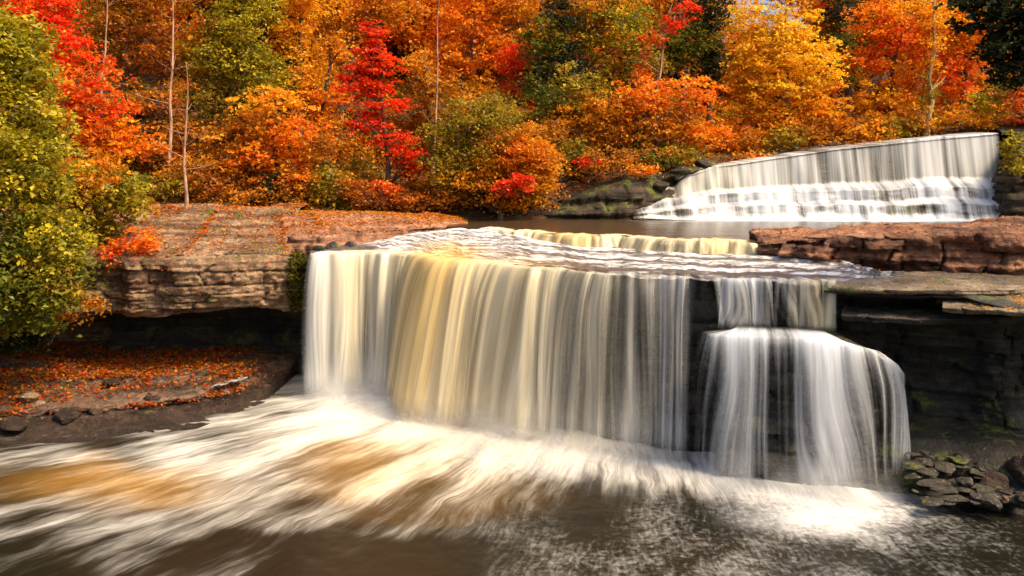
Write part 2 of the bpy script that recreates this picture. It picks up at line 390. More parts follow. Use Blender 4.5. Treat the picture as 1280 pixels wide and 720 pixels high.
# ledge and hollow under the slab
pr = [(.9, -.8), (.75, 0), (.2, .6), (-.25, .85), (-1.4, .95), (-1.7, 1.5), (-1.5, 2.4), (-1.1, 3.0), (-.8, 3.15), (-.35, 3.28), (-.4, 3.42), (-1.0, 3.5), (-.9, 3.7), (.0, 3.78), (.05, 3.84), (-.2, 3.88), (-3.3, 3.9)]
pr2 = [(.9, -.8), (.75, 0), (.2, .6), (-.25, .85), (-1.4, .95), (-1.7, 1.5), (-1.6, 2.4), (-1.6, 3.0), (-1.5, 3.15), (-1.3, 3.28), (-1.2, 3.42), (-1.3, 3.46), (-1.0, 3.5), (.0, 3.55), (.05, 3.64), (-.25, 3.7), (-3.3, 3.9)]
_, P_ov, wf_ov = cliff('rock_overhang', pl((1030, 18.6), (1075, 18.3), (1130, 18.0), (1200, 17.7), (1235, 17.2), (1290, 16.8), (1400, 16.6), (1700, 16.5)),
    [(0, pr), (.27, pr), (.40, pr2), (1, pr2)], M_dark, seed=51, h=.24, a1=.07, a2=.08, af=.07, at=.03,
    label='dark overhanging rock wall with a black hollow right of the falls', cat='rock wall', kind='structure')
def ledge_top(name, plan, wd, z0, z1, th, mat, seed, **kw):
    return cliff(name, plan, [(0, [(-.6, z0-th-.02), (-.02, z0-th), (.03, z0-.03), (-.12, z0), (-wd, z1), (-wd-.1, z1-.3)]), (1, [(-.6, z0-th-.02), (-.02, z0-th), (.03, z0-.03), (-.12, z0), (-wd, z1), (-wd-.1, z1-.3)])],
                 mat, res=.05, pres=.04, seed=seed, h=.1, a1=.04, a2=.06, af=.05, at=.03, tops=.02, **kw)
_, P_l1, wf_l1 = ledge_top('rock_ledge', pl((1040, 18.5), (1075, 18.15), (1130, 17.85), (1200, 17.6), (1290, 17.9), (1450, 17.9)), 2.4, 3.97, 4.04, .12, M_wetledge, 61,
    label='thin wet pale ledge running right from the lip of the falls', cat='rock ledge', kind='structure')
_, P_l2, wf_l2 = ledge_top('rock_ledge', pl((1178, 17.35), (1225, 17.05), (1290, 16.75), (1400, 16.55), (1600, 16.5)), 1.2, 3.72, 3.86, .12, M_wetledge, 62,
    label='mossy leaf scattered ledge jutting out at the right edge of the photo', cat='rock ledge', kind='structure')
ledge_top('rock_ledge', pl((1052, 18.25), (1100, 17.95), (1160, 17.8), (1215, 18.0)), .7, 3.40, 3.46, .14, M_rubble, 63,
    label='small grey crumbling ledge in the dark hollow below the lip', cat='rock ledge', kind='structure')
# rock step below the right hand cascade
CAS = [(878, 18.5), (888, 18.0), (950, 17.75), (1020, 17.5), (1070, 17.45), (1100, 17.6), (1122, 18.0), (1132, 18.7)]
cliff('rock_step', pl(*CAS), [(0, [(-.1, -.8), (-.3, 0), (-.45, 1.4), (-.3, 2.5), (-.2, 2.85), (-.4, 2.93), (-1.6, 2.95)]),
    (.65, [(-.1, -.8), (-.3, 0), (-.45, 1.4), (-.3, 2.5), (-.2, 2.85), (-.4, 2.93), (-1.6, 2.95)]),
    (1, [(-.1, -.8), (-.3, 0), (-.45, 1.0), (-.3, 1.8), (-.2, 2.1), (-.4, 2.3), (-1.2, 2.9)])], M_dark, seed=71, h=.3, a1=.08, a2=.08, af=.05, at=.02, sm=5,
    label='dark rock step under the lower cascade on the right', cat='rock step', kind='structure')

# far bank left of the upper falls, and the rock right of them
fp = lambda zt: [(.3, 4.2), (.25, 4.5), (.1, 4.5+.3*(zt-4.5)), (-.2, 4.5+.6*(zt-4.5)), (-.25, 4.5+.85*(zt-4.5)), (-.6, zt), (-1.6, zt+.25), (-3.2, zt+.3), (-4.0, zt-.4)]
cliff('rock_bank', pl((560, 33.5), (640, 33.0), (720, 32.4), (790, 32.1), (815, 32.6), (850, 33.4)) + [(8.6, 35.5), (9.5, 38)],
    [(0, fp(4.9)), (.25, fp(5.2)), (.5, fp(6.0)), (.65, fp(6.3)), (1, fp(6.9))], M_farrock, seed=81, h=.25, a1=.16, a2=.14, af=.12, at=.08,
    label='dark layered rock bank left of the upper falls', cat='rock bank', kind='structure')
cliff('rock_bank', [(18.6, 34.6)] + pl((1250, 32.0), (1262, 31.3), (1300, 31.0), (1400, 30.6), (1700, 30)),
    [(0, [(.5, 4.2), (.4, 4.6), (.2, 5.1), (.1, 5.7), (-.1, 6.3), (-.3, 6.8), (-.6, 7.25), (-2.5, 7.6), (-6, 8.2)]),
     (1, [(.5, 4.2), (.4, 4.6), (.2, 5.1), (.1, 5.7), (-.1, 6.3), (-.3, 6.8), (-.6, 7.25), (-2.5, 7.6), (-6, 8.2)])], M_farrock, seed=82, h=.4, a1=.2, a2=.1, af=.1, at=.08,
    label='dark stepped rocks right of the upper falls under yellow green ferns', cat='rock bank', kind='structure')

# left bank (terraced heightfield)
SH = np.array([(float(PX(a, float(Y))), Y) for a, Y in ((-420, 19.6), (-100, 20.0), (0, 20.5), (150, 20.95), (250, 21.9), (330, 24.0), (372, 26.3), (385, 29))])
def bank_z(X, Y):
    d = Y - np.interp(X, SH[:, 0], SH[:, 1]) + .5*fbm(X*.5, Y*.5, 0, 3, 91)
    raw = np.minimum(d, 4.0) * .165 + np.maximum(d - 4.0, 0)*.03 + .22*fbm(X*.35, Y*.9, 0, 3, 92)*sstep(0, 2, d)
    hh = .2; q = raw / hh; fl = np.floor(q); fq = q - fl
    zt = (fl + sstep(.72, 1.0, fq)) * hh
    z = .2*raw + .8*zt - .02
    z = np.where(d < 0, d*.5 - .02, np.maximum(z, -.1))
    return z + .16*fbm(X*2.6, Y*3.4, 0, 6, 93)*sstep(0, .4, d) + .18*np.maximum(fbm(X*.9, Y*1.3, 0, 3, 94), 0)*sstep(.3, 1.2, d)
xs = np.linspace(-28, -5.2, 640); ys = np.linspace(18.8, 28.2, 300)
XX, YY = np.meshgrid(xs, ys, indexing='ij'); ZZ = bank_z(XX, YY)
link('river_bank', mesh_from('river_bank', np.stack([XX, YY, ZZ], -1).reshape(-1, 3), grid_faces(640, 300), M_bankrock),
     label='low terraced brown rock bank at the left water edge', cat='river bank', kind='structure')

bl = [(-.5, -.1), (-.25, .02), (.0, .12), (.03, .28), (-.1, .36), (-1.0, .42), (-1.6, .40), (-2.0, .1)]
cliff('rock_ledge', pl((-60, 21.6), (20, 21.9), (120, 22.1), (220, 22.9), (300, 24.2), (345, 25.8)), [(0, bl), (.8, bl), (1, [(a, b*.5) for a, b in bl])], M_bankrock,
      res=.04, pres=.025, seed=96, h=.12, a1=.10, a2=.12, af=.16, at=.08, tops=.03, label='thin brown rock ledge along the left bank above the dark water edge', cat='rock ledge', kind='structure')

# ------------------------------------------------------------------ water: river, terrace, falls, pool
lx = np.array([p[0] for p in lip_pl]); ly = np.array([p[1] for p in lip_pl])
# upper river
us = np.linspace(0, 1, 200); vs = np.linspace(0, 1, 90)
pxs = np.linspace(560, 1750, 260)
Yf = ip(pxs, MINID + [(1700, 21.6)]); Yf = np.where(pxs > 960, 23.4, Yf) - .0
Yb = np.full_like(pxs, 34.5)
YY = Yf[:, None] + (Yb - Yf)[:, None] * np.linspace(0, 1, 90)[None, :]
XX = PX(pxs[:, None], YY)
ZZ = 4.48 + .02*fbm(XX*.8, YY*2, 0, 3, 5) + 0*YY
dfall = np.abs(YY - 31.3)
fo = .62*np.exp(-(np.maximum(31.4 - YY, 0)/.55)**2)*sstep(770, 800, pxs)[:, None]*(YY > 30) + .25*sstep(29.0, 31.3, YY)*sstep(800, 1000, pxs)[:, None]
fo = fo + .33*np.exp(-((YY - Yf[:, None])/1.4)**2)*sstep(600, 700, pxs)[:, None]
V = np.stack([XX, YY, ZZ], -1).reshape(-1, 3)
link('river', mesh_from('river', V, grid_faces(260, 90), M_river, {'flow': V, 'foam': (fo - .15).ravel(), 'tint': 0*V[:, 0]}),
     label='smooth dark brown river between the upper and the main falls', cat='river', kind='structure')
# shallow water on the ledge above the main curtain
nu, nv = 520, 120
pxs = np.linspace(388, 1130, nu)
Y0 = ip(pxs, LIPD + [(1090, 18.55), (1130, 18.9)]) - .03; Y1 = ip(pxs, MINID + [(1090, 21.2)])
Y1 = Y0 + (Y1 - Y0)*(1 - .97*sstep(1035, 1130, pxs + 25*fbm(pxs*.05, 0, 0, 3, 44)))
LX, LY = PX(pxs, Y0), Y0
BX, BY = PX(pxs, Y1), Y1
tt = np.linspace(0, 1, nv)[None, :]
XX = LX[:, None] + (BX-LX)[:, None]*tt; YY = LY[:, None] + (BY-LY)[:, None]*tt
rise = ip(pxs, [(384, .02), (450, .10), (560, .44), (610, .46), (640, .36), (680, .16), (730, .0), (1200, .0)])
mini = 1 - sstep(600, 720, pxs)
leftz = rise[:, None] * sstep(.1, 1, tt)
q = tt*3.6 + 1.3*fbm(XX*.5, YY*.6, 0, 4, 40); st = (np.floor(q) + sstep(.0, .25, q - np.floor(q)))*.045
ZZ = 4.0 + leftz + st*(1-mini)[:, None] + .035*fbm(XX*1.2, YY*3, 0, 4, 41) + .02*fbm(XX*5, YY*9, 0, 3, 43)
ZZ = ZZ - .07*(1 - sstep(0, .05, tt)) + .05*fbm(XX*2.6, YY*6, 3, 4, 47)*sstep(.03, .12, tt)
fq = q - np.floor(q)
fo = .36 + .34*np.exp(-((fq-.15)/.2)**2)*(1-mini)[:, None] - .16*sstep(.35, .7, fq)*(1-mini)[:, None] + .22*mini[:, None]
fo = fo - .30*np.exp(-((tt-.05)/.09)**2)*sstep(620, 720, pxs)[:, None]
fo = fo + .25*np.exp(-((tt-.97)/.07)**2)
fo = fo - .8*(1-sstep(400, 500, pxs))[:, None]*sstep(.2, .5, tt) - .35*sstep(1040, 1100, pxs)[:, None]
tn = .85*np.exp(-((pxs-560)/42)**2)[:, None]*(1-sstep(.3, .75, tt)) + .3*np.exp(-((pxs-660)/60)**2)[:, None]*(1-sstep(.2, .6, tt)) + 0*tt
fo = fo - .15*tn
V = np.stack([XX, YY, ZZ], -1).reshape(-1, 3)
flow = np.stack([np.broadcast_to((LX - LX[0])[:, None], XX.shape), YY - LY[:, None], 0*XX], -1).reshape(-1, 3)
link('ledge_water', mesh_from('ledge_water', V, grid_faces(nu, nv), M_terrace, {'flow': flow, 'foam': fo.ravel(), 'tint': tn.ravel()}),
     label='shallow white streaked water sliding over the ledge to the main lip', cat='water', kind='structure')

def sheet(lip, zl, zb, throw, dens, tint, back=.35, nv=60, res=.03, fold=.10, seed=0, layers=((0, 0),), N2=None, edge=(.0, .0), fade=.0, fine=.006, topd=.30):
    """curtain of falling water hung from a lip polyline [(X,Y)]; zl, zb, throw, dens, tint are functions of the fraction along it"""
    Pl, s = resample(lip, res); Pl = smooth1(Pl, 5)
    T = np.gradient(Pl, axis=0); T /= np.linalg.norm(T, axis=1)[:, None]; T = smooth1(T, 61 if len(T) > 130 else 15); T /= np.linalg.norm(T, axis=1)[:, None]
    N = np.stack([T[:, 1], -T[:, 0]], 1)
    fr = s / s[-1]; Vs, Fs, A = [], [], {k: [] for k in ('flow', 'dens', 'tint', 'low', 'edge')}; off = 0
    for li, (lo, ls) in enumerate(layers):
        v = np.r_[np.linspace(-1, 0, 10)[:-1], np.linspace(0, 1, nv)**1.5]
        vv = np.broadcast_to(v[None, :], (len(s), len(v)))
        drop = np.maximum(vv, 0); bk = np.maximum(-vv, 0)
        zl_, zb_, th = zl(fr)[:, None], zb(fr)[:, None], throw(fr)[:, None]
        wob = .05*fbm(s*1.1, 0, 0, 3, seed+70)[:, None]*3
        outp = th*np.sqrt(drop + 1e-6)*(1 + wob) - back*bk + lo
        sw = s[:, None] + 0*vv
        rdg = fbm(sw*1.1, drop*.6, 0, 3, seed + ls)*2.2 + np.abs(fbm(sw*3.2, drop*.6, 3, 2, seed+ls+5))*.5
        outp = outp + fold*rdg*sstep(0, .25, drop) + fine*fbm(sw*11, drop*1.2, 0, 2, seed+ls+9)*2*sstep(0, .15, drop)
        z = zl_ + (zb_ - zl_)*drop + .03*bk
        X = Pl[:, 0][:, None] + N[:, 0][:, None]*outp; Y = Pl[:, 1][:, None] + N[:, 1][:, None]*outp
        Vs.append(np.stack([X, Y, z], -1).reshape(-1, 3)); Fs.append(grid_faces(len(s), len(v), off)); off += X.size
        A['flow'].append(np.stack([(sw + 1.5*fbm(sw*.55, drop*.25, 0, 3, seed+55)) + .55*fbm(sw*1.0, drop*1.1, 0, 2, seed+56)*drop + ls*3.7, vv*(zl_-zb_), 0*vv + ls], -1).reshape(-1, 3))
        de = dens(fr)[:, None] + .6*fbm(sw*1.1, drop*.5, 0, 3, seed+ls+40) + topd*np.exp(-(drop/.09)) + fade*sstep(.6, 1, drop)
        A['dens'].append((de + 0*vv).ravel()); A['tint'].append((tint(fr, drop) + 0*vv).ravel()); A['low'].append(drop.ravel())
        eL = sstep(0, edge[0] + 1e-6, s)[:, None] if edge[0] else 1.0
        eR = sstep(0, edge[1] + 1e-6, s[-1] - s)[:, None] if edge[1] else 1.0
        bot = 1 - sstep(.80, .99, drop)*.92
        A['edge'].append((eL*eR*bot*sstep(-1, -.5, vv) + 0*vv).ravel())
    return np.concatenate(Vs), np.concatenate(Fs), {k: np.concatenate(a) for k, a in A.items()}
def frp(lip, keys):
    """functions of the fraction given as px keys: maps fraction -> px by the lip's own px list"""
    return keys
def by_px(pxy, keys):
    P = np.array(pl(*pxy)); d = np.r_[0, np.cumsum(np.linalg.norm(np.diff(P, axis=0), axis=1))]; d /= d[-1]
    pp = [p[0] for p in pxy]
    kx = np.array([k[0] for k in keys], float); kv = np.array([k[1] for k in keys], float)
    return lambda fr: np.interp(np.interp(fr, d, pp), kx, kv)

LM = [p for p in LIP if p[0] <= 850] + [(893, 19.2)]
dk = by_px(LM, [(388, .55), (410, .75), (425, .55), (440, .95), (460, .62), (480, .8), (500, .45), (515, .75), (540, 1.15), (600, .95), (640, .7), (700, .48), (715, .28), (735, .7), (755, .08), (775, .32), (800, .12), (815, .42), (830, -.1), (850, .1), (870, -.15), (893, .0)])
tk = by_px(LM, [(388, .15), (430, .35), (445, .45), (470, .28), (505, .42), (525, .8), (545, .92), (565, .8), (590, .6), (640, .45), (700, .36), (760, .3), (800, .2), (893, .1)])
V, Fc, A = sheet(pl(*[p for p in LIPD if p[0] <= 893]), lambda f: 4.0 + 0*f, lambda f: -.05 + 0*f, by_px(LM, [(388, .55), (500, .65), (545, 1.35), (600, 1.15), (700, .85), (800, .6), (893, .5)]),
                 dk, lambda f, d: (tk(f)*(1.0))[:, None]*(1.08 - .36*d), layers=((0, 0), (-.16, 3)), fold=.11, seed=100, edge=(.25, .9), fade=.25, nv=70)
link('main_waterfall', mesh_from('main_waterfall', V, Fc, M_fall, A), label='broad cream and amber curtain of the main waterfall', cat='waterfall', kind='structure')
LR = [(885, 19.25), (950, 19.0), (1046, 18.7)]
dk2 = by_px(LR, [(885, .1), (900, .35), (925, .3), (960, .35), (1000, .42), (1030, .6), (1046, .95)])
V, Fc, A = sheet(pl(*[p for p in LIPD if p[0] >= 882]), lambda f: 4.0 + 0*f, lambda f: 2.95 + 0*f, lambda f: .30 + 0*f, (lambda f: dk2(f) + 1.2*fbm(f*34, 0, 0, 2, 900) + .08),
                 lambda f, d: (.12 + .35*sstep(.3, 1, f))[:, None] + 0*d, fold=.05, seed=130, edge=(.5, .05), nv=40)
link('upper_curtain', mesh_from('upper_curtain', V, Fc, M_fall, A), label='short thin striped curtain dropping onto the right hand cascade', cat='waterfall', kind='structure')
dk3 = by_px(CAS, [(878, .0), (905, .12), (930, .5), (945, .48), (965, .0), (985, -.15), (1002, .25), (1022, .72), (1042, .62), (1062, .18), (1080, .05), (1100, .18), (1125, .28), (1132, .25)])
V, Fc, A = sheet(pl(*CAS), by_px(CAS, [(878, 3.0), (1000, 3.02), (1050, 2.98), (1100, 2.75), (1122, 2.4), (1132, 2.0)]), lambda f: -.05 + 0*f,
                 by_px(CAS, [(878, .35), (1000, .5), (1080, .38), (1132, .08)]), dk3, lambda f, d: .02 + 0*f[:, None]*d, back=.9, fold=.16, seed=160, layers=((0, 0), (-.14, 4)), edge=(.7, .30), fade=-.10, nv=70, topd=.55)
V[:, 2] += 0
link('right_cascade', mesh_from('right_cascade', V, Fc, M_fall, A), label='silvery white lower cascade pouring off a rounded step at the right', cat='waterfall', kind='structure')
# little amber step falls at the river's edge
LMi = [(600, 27.4), (625, 26.6), (650, 25.9), (700, 25.2), (760, 24.7), (850, 23.6), (945, 22.65)]
V, Fc, A = sheet(pl(*[p for p in MINID if 600 <= p[0] <= 945]), lambda f: 4.49 + .10*fbm(f*22, 0, 0, 4, 77), lambda f: 4.02 + 0*f, lambda f: .32 + 0*f, by_px(LMi, [(600, .9), (660, .9), (690, .75), (725, .9), (735, .5), (745, .9), (800, .7), (830, .35), (860, .5), (885, .9), (945, .85)]),
                 by_px(LMi, [(600, .25), (655, .6), (700, .85), (728, .8), (740, .45), (820, .5), (870, .45), (890, .8), (945, .5)]) if False else (lambda f, d, _t=by_px(LMi, [(600, .2), (655, .6), (700, .85), (728, .8), (740, .45), (820, .5), (870, .45), (890, .8), (945, .5)]): _t(f)[:, None] + 0*d),
                 fold=.07, seed=190, nv=24, fine=.02, layers=((0, 0), (-.05, 2)))
link('step_falls', mesh_from('step_falls', V, Fc, M_fall, A), label='low amber and white step of water where the river meets the ledge', cat='waterfall', kind='structure')
# spray drifting up at the foot of the falls
def spray_mat():
    g = G('spray'); P = g.obj()
    n = g.noise(g.mapv(P, (1.4, 1.4, .9)), 1.0, 3, .5)
    a = g.math('MULTIPLY', g.attr('fadeout'), g.ss(n, .28, .72), True)
    d = g.n('BsdfDiffuse', {'Color': (.84, .84, .84, 1)}); t = g.n('BsdfTranslucent', {'Color': (.84, .84, .84, 1)})
    mx = g.n('MixShader', {0: .5, 1: d.outputs[0], 2: t.outputs[0]}); tr = g.n('BsdfTransparent')
    return g.done(g.n('MixShader', {0: a, 1: tr.outputs[0], 2: mx.outputs[0]}).outputs[0])
M_spray = spray_mat()
Vs, Fs, Fa, o_ = [], [], [], 0
for path, hts, al in ((pl(*[(a, Y-.95) for a, Y in LIP if a <= 893]), (1.5, .75), .75), (pl(*[(a, Y-.5) for a, Y in CAS]), (1.1, .9), .6)):
    Pl, s = resample(path, .08); Pl = smooth1(Pl, 25); Pl = Pl[3:-3]; s = s[3:-3]; fr = s/s[-1]
    for L in range(6):
        vv = np.linspace(0, 1, 14)[None, :]; H = (hts[0] + (hts[1]-hts[0])*fr)[:, None]*(1 - .11*L)*(1 + .9*fbm(s*.9, L*3, 0, 3, 600+L))[:, None]
        dy = -.32*L - .25*(1-vv)**2 + .25*fbm(s*.8, L*5, 0, 2, 620)[:, None]
        X = Pl[:, 0][:, None] - .1*L + 0*vv; Y = Pl[:, 1][:, None] + dy; Z = -.02 + H*vv
        Vs.append(np.stack([X, Y, Z], -1).reshape(-1, 3)); Fs.append(grid_faces(len(s), 14, o_)); o_ += X.size
        e_ = sstep(0, 1.0, s)*sstep(0, 2.4, s[-1]-s)
        Fa.append((al*(1-vv)**1.6*sstep(0, .35, vv)*e_[:, None]).ravel())
link('spray', mesh_from('spray', np.concatenate(Vs), np.concatenate(Fs), M_spray, {'fadeout': np.concatenate(Fa)}), label='thin white spray rising where the falls strike the pool', cat='spray', kind='stuff')
# rock bed below the step
cliff('rock_sill', [(-.9, 28.6)] + pl(*[p for p in MINID if 606 <= p[0] <= 945]) + [(6.6, 23.2)], [(0, [(.1, 3.8), (0, 4.0), (-.1, 4.35), (-.25, 4.43), (-.9, 4.44)]), (1, [(.1, 3.8), (0, 4.0), (-.1, 4.35), (-.25, 4.43), (-.9, 4.44)])],
      M_wetledge, seed=95, h=.12, a1=.04, a2=.05, af=.03, at=.01, tops=0, label='wet rock sill under the low step of water', cat='rock sill', kind='structure')

# upper falls: stepped cascade
TY = np.array([35.5, 33.25, 32.95, 32.35, 32.22, 31.75, 31.62, 31.35])
tp = np.array([785, 800, 822, 850, 900, 1050, 1150, 1252.])
tr = np.array([[262, 262, 264, 266, 268, 269, 270, 271], [252, 253, 257, 260, 263, 266, 269, 273], [238, 239, 249, 253, 260, 264, 269, 274], [221, 222, 242, 249, 257, 262, 268, 275],
               [206, 207, 236, 243, 253, 258, 267, 276], [184, 185, 227, 238, 250, 256, 267, 277], [174, 175, 224, 236, 249, 256, 267, 277], [164.5, 165.5, 222, 236, 248, 256, 267, 277.]])
nu = 620; pxs = np.linspace(787, 1250, nu)
rows = np.stack([np.interp(pxs, tp, tr[:, j]) for j in range(8)], 1)
tpar = []
for j, c in enumerate((12, 26, 12, 12, 12, 12, 14)): tpar.append(np.linspace(j, j+1, c, endpoint=False))
tpar = np.r_[np.concatenate(tpar), 7.0]; nvv = len(tpar)
def upper(shift, seed, amp):
    jit = .55*fbm(pxs*.012, 0, 0, 4, seed)
    Yg = np.stack([np.interp(tpar, np.arange(8), TY)] * nu) + jit[:, None]*sstep(1.5, 3.5, tpar)[None, :]*1.1*(1 - sstep(6, 7, tpar))[None, :] + shift
    pyg = np.stack([np.interp(tpar, np.arange(8), rows[i]) for i in range(nu)])
    Zg = CZ - (pyg - HZ)/F * np.interp(tpar, np.arange(8), TY)[None, :]
    Xg = PX(pxs[:, None], 33.2 + 0*Yg) + (Yg - 33.2)*0.05
    Zg = Zg + (.10*fbm(pxs*.05, 0, 0, 4, seed+17) + .12*fbm(pxs*.012, 0, 0, 3, seed+18) + .5*fbm(pxs*.045, 0, 0, 4, seed+19)*(1-sstep(840, 960, pxs)))[:, None]*sstep(.2, 1, tpar)[None, :]*(1 - sstep(1, 3, tpar))[None, :]
    # ragged steps: shift the tiers up and down along the fall
    Zg = Zg + .40*fbm(pxs*.012, 0, 0, 5, seed+7)[:, None]*np.exp(-((tpar-3.8)/1.5)**2)[None, :]*sstep(800, 900, pxs)[:, None]
    rd = fbm(Xg*1.6, tpar[None, :]*.15 + 0*Xg, 0, 3, seed+3)
    Yg = Yg - amp*rd*sstep(1, 2, tpar)[None, :]
    Zg = Zg + amp*.45*fbm(Xg*1.6, tpar[None, :]*1.3 + 0*Xg, 0, 3, seed+5)*sstep(2, 3, tpar)[None, :]*(1-sstep(6, 7, tpar))[None, :]
    return Xg, Yg, Zg
Xg, Yg, Zg = upper(0, 300, .22)
sl_ = np.cumsum(np.r_[0, np.hypot(np.diff(np.interp(tpar, np.arange(8), TY)), np.diff(np.interp(tpar, np.arange(8), tr[5])/33))])
dns = np.interp(tpar, [0, .9, 1.05, 2, 2.2, 3, 3.05, 4, 4.3, 5, 5.1, 6, 6.5, 7], [.5, .8, .95, .9, 1.4, 1.2, .85, .9, 1.35, 1.15, .75, .8, 1.1, 1.4])
dl = ip(pxs, [(787, .1), (900, .1), (985, 0), (1040, -.3), (1090, -.05), (1118, -.25), (1130, .15), (1250, .1)])
dn = dns[None, :] + dl[:, None]*(1-sstep(2, 2.6, tpar))[None, :] + 1.5*fbm(Xg*.8, tpar[None, :]*1.1 + 0*Xg, 0, 4, 310)*sstep(2.2, 2.8, tpar)[None, :] + .1*(fbm(pxs*.02, 0, 0, 3, 8)[:, None])
tn = (.16*(1 - sstep(2, 2.6, tpar))[None, :] + .12*(1-sstep(850, 1000, pxs))[:, None] + 0*Xg)
V = np.stack([Xg, Yg, Zg], -1).reshape(-1, 3)
flow = np.stack([Xg*1.0, sl_[None, :] + 0*Xg, 0*Xg + 9], -1).reshape(-1, 3)
ed = sstep(787, 800, pxs)[:, None]*(1-sstep(1244, 1250, pxs))[:, None] + 0*Xg
link('upper_waterfall', mesh_from('upper_waterfall', V, grid_faces(nu, nvv), M_fall,
     {'flow': flow, 'dens': dn.ravel(), 'tint': tn.ravel(), 'low': 0*V[:, 0], 'edge': ed.ravel()}),
     label='wide stepped white waterfall in the background with a long slanting lip', cat='waterfall', kind='structure')
Xg, Yg, Zg = upper(.14, 300, .22)
V = np.stack([Xg*1.002, Yg, Zg - .07], -1).reshape(-1, 3)
link('rock_steps', mesh_from('rock_steps', V, grid_faces(nu, nvv), M_farrock), label='dark rock steps under the background waterfall', cat='rock steps', kind='structure')
# upstream water behind the upper lip
pxs = np.linspace(780, 1270, 120); Yt = np.linspace(33.2, 40, 30)
zl = CZ - (np.interp(pxs, tp, tr[:, 1]) - HZ)/F*33.25
Yg = np.broadcast_to(Yt[None, :], (120, 30)); Xg = PX(pxs[:, None], Yg); Zg = zl[:, None] - .05 + .02*(Yg-33.2) + 0*Yg
V = np.stack([Xg, Yg, Zg], -1).reshape(-1, 3)
link('river', mesh_from('upstream', V, grid_faces(120, 30), M_river, {'flow': V, 'foam': 0*V[:, 0] + .2, 'tint': 0*V[:, 0]}),
     label='river water arriving behind the slanting lip of the upper falls', cat='river', kind='structure')

# pool
FO = [(0, 558, .35), (-60, 565, .4), (0, 572, .75), (0, 595, .55), (0, 620, .5), (0, 650, .62), (0, 700, .5), (100, 553, .55), (100, 566, .9), (80, 600, .68), (150, 600, .66), (230, 600, .7), (200, 560, 1.0), (250, 575, .9), (300, 530, 1.0), (330, 505, .7), (360, 480, .8),
      (400, 500, 1.2), (400, 545, 1.1), (400, 575, .62), (480, 565, .75), (320, 600, .85), (300, 630, .75), (200, 640, .75), (120, 640, .7), (150, 690, .5), (280, 690, .3), (60, 710, .35), (400, 640, .55), (400, 700, .22), (470, 600, .8), (480, 640, .55), (500, 700, .12), (560, 535, 1.3), (560, 570, 1.1), (600, 590, .85),
      (560, 620, .5), (640, 620, .55), (640, 560, 1.25), (700, 575, 1.15), (690, 605, .6), (690, 640, .12), (750, 660, .08), (620, 650, .55), (600, 690, .22), (530, 650, .5), (780, 590, 1.0), (780, 615, .4), (850, 600, .95), (850, 630, .34), (930, 612, .95), (930, 640, .38), (1010, 625, .92), (1060, 632, .9), (1120, 634, .78), (1010, 650, .7), (1120, 655, .6),
      (1165, 645, .5), (1160, 665, .25), (1200, 650, .08), (1260, 640, .05), (1260, 700, .08), (1150, 700, .16), (1050, 680, .26), (1000, 710, .28), (920, 670, .27), (900, 710, .32), (830, 660, .24), (800, 710, .33), (720, 700, .32), (650, 715, .33), (500, 530, 1.2), (450, 520, 1.2), (150, 545, .2), (250, 530, .4), (1400, 700, .1), (-200, 600, .6)]
AM = [(70, 605, .8), (130, 600, .95), (200, 602, .85), (270, 603, .45), (110, 622, .4), (60, 640, .1), (200, 570, .05), (330, 590, .1), (0, 600, .3), (40, 575, .1), (430, 572, .75), (480, 568, .7), (530, 570, .45), (400, 585, .6), (350, 560, .25), (600, 612, .4), (660, 620, .3), (720, 620, .1), (680, 650, .05), (560, 620, .3), (300, 630, .2), (250, 560, .08), (400, 530, .1), (560, 550, .3), (640, 580, .15), (500, 530, .12),
      (750, 660, .12), (750, 700, .1), (500, 700, .15), (300, 690, .12), (0, 700, .05), (900, 640, .05), (900, 700, .12), (1000, 690, .08), (1200, 700, 0), (800, 600, .1), (1000, 630, 0), (600, 690, .1), (100, 680, .1), (200, 650, .12)]
def rbf(pts, px, py, sx=38., sy=14.):
    num = np.zeros_like(px); den = np.zeros_like(px) + 1e-9
    for a, b, v in pts:
        w_ = np.exp(-(((px-a)/sx)**2 + ((py-b)/sy)**2)*.5) + 1e-4/(1 + ((px-a)/sx)**2 + ((py-b)/sy)**2)**2
        num += w_*v; den += w_
    return num/den
nx, ny = 620, 320
xs = np.linspace(-17, 13, nx); ys = np.linspace(10.5, 27.5, ny)
XX, YY = np.meshgrid(xs, ys, indexing='ij')
px = 640 + XX/YY*F; py = HZ + CZ/YY*F
wx, wy = 22*fbm(XX*.6, YY*.6, 0, 3, 61)*2, 9*fbm(XX*.6, YY*.6, 5, 3, 62)*2
wq = sstep(610, 670, py)
foam = rbf(FO, px + wx*(.4 + wq), py + wy*(.3 + wq)); amb = rbf(AM, px + wx, py + wy)
far = sstep(0, 2.5, np.maximum(np.maximum(-15 - XX, XX - 11), 13.2 - YY) + 1.0)
foam = foam*(1-far) + .2*far
mot = np.clip(sstep(560, 760, px + wx*2)*sstep(605, 655, py + wy*1.5), 0, 1)*.95
FX, FY = 4.6, 31.8
th = np.arctan2(XX-FX, FY-YY); rr = np.hypot(XX-FX, FY-YY)
flow = np.stack([th*14, rr, 0*th], -1)
ZZ = .10*fbm(th*10, rr*.25, 0, 3, 65)*(1-mot) + .05*fbm(XX*2.2, YY*2.2, 0, 3, 66)
bx = np.array(pl(*[(a, Y-.7) for a, Y in LIP])); 
dmin = np.min(np.hypot(XX[..., None]-bx[:, 0], YY[..., None]-bx[:, 1]), -1)
ZZ = ZZ + .10*np.exp(-(dmin/1.4)**2)*sstep(380, 420, px)*(1-sstep(700, 900, px)) + .04*np.exp(-(dmin/.9)**2)
warm = sstep(1000, 500, px)*0 + ip(px, [(0, .35), (300, .4), (450, .55), (650, .5), (850, .15), (1000, 0), (1300, 0)])
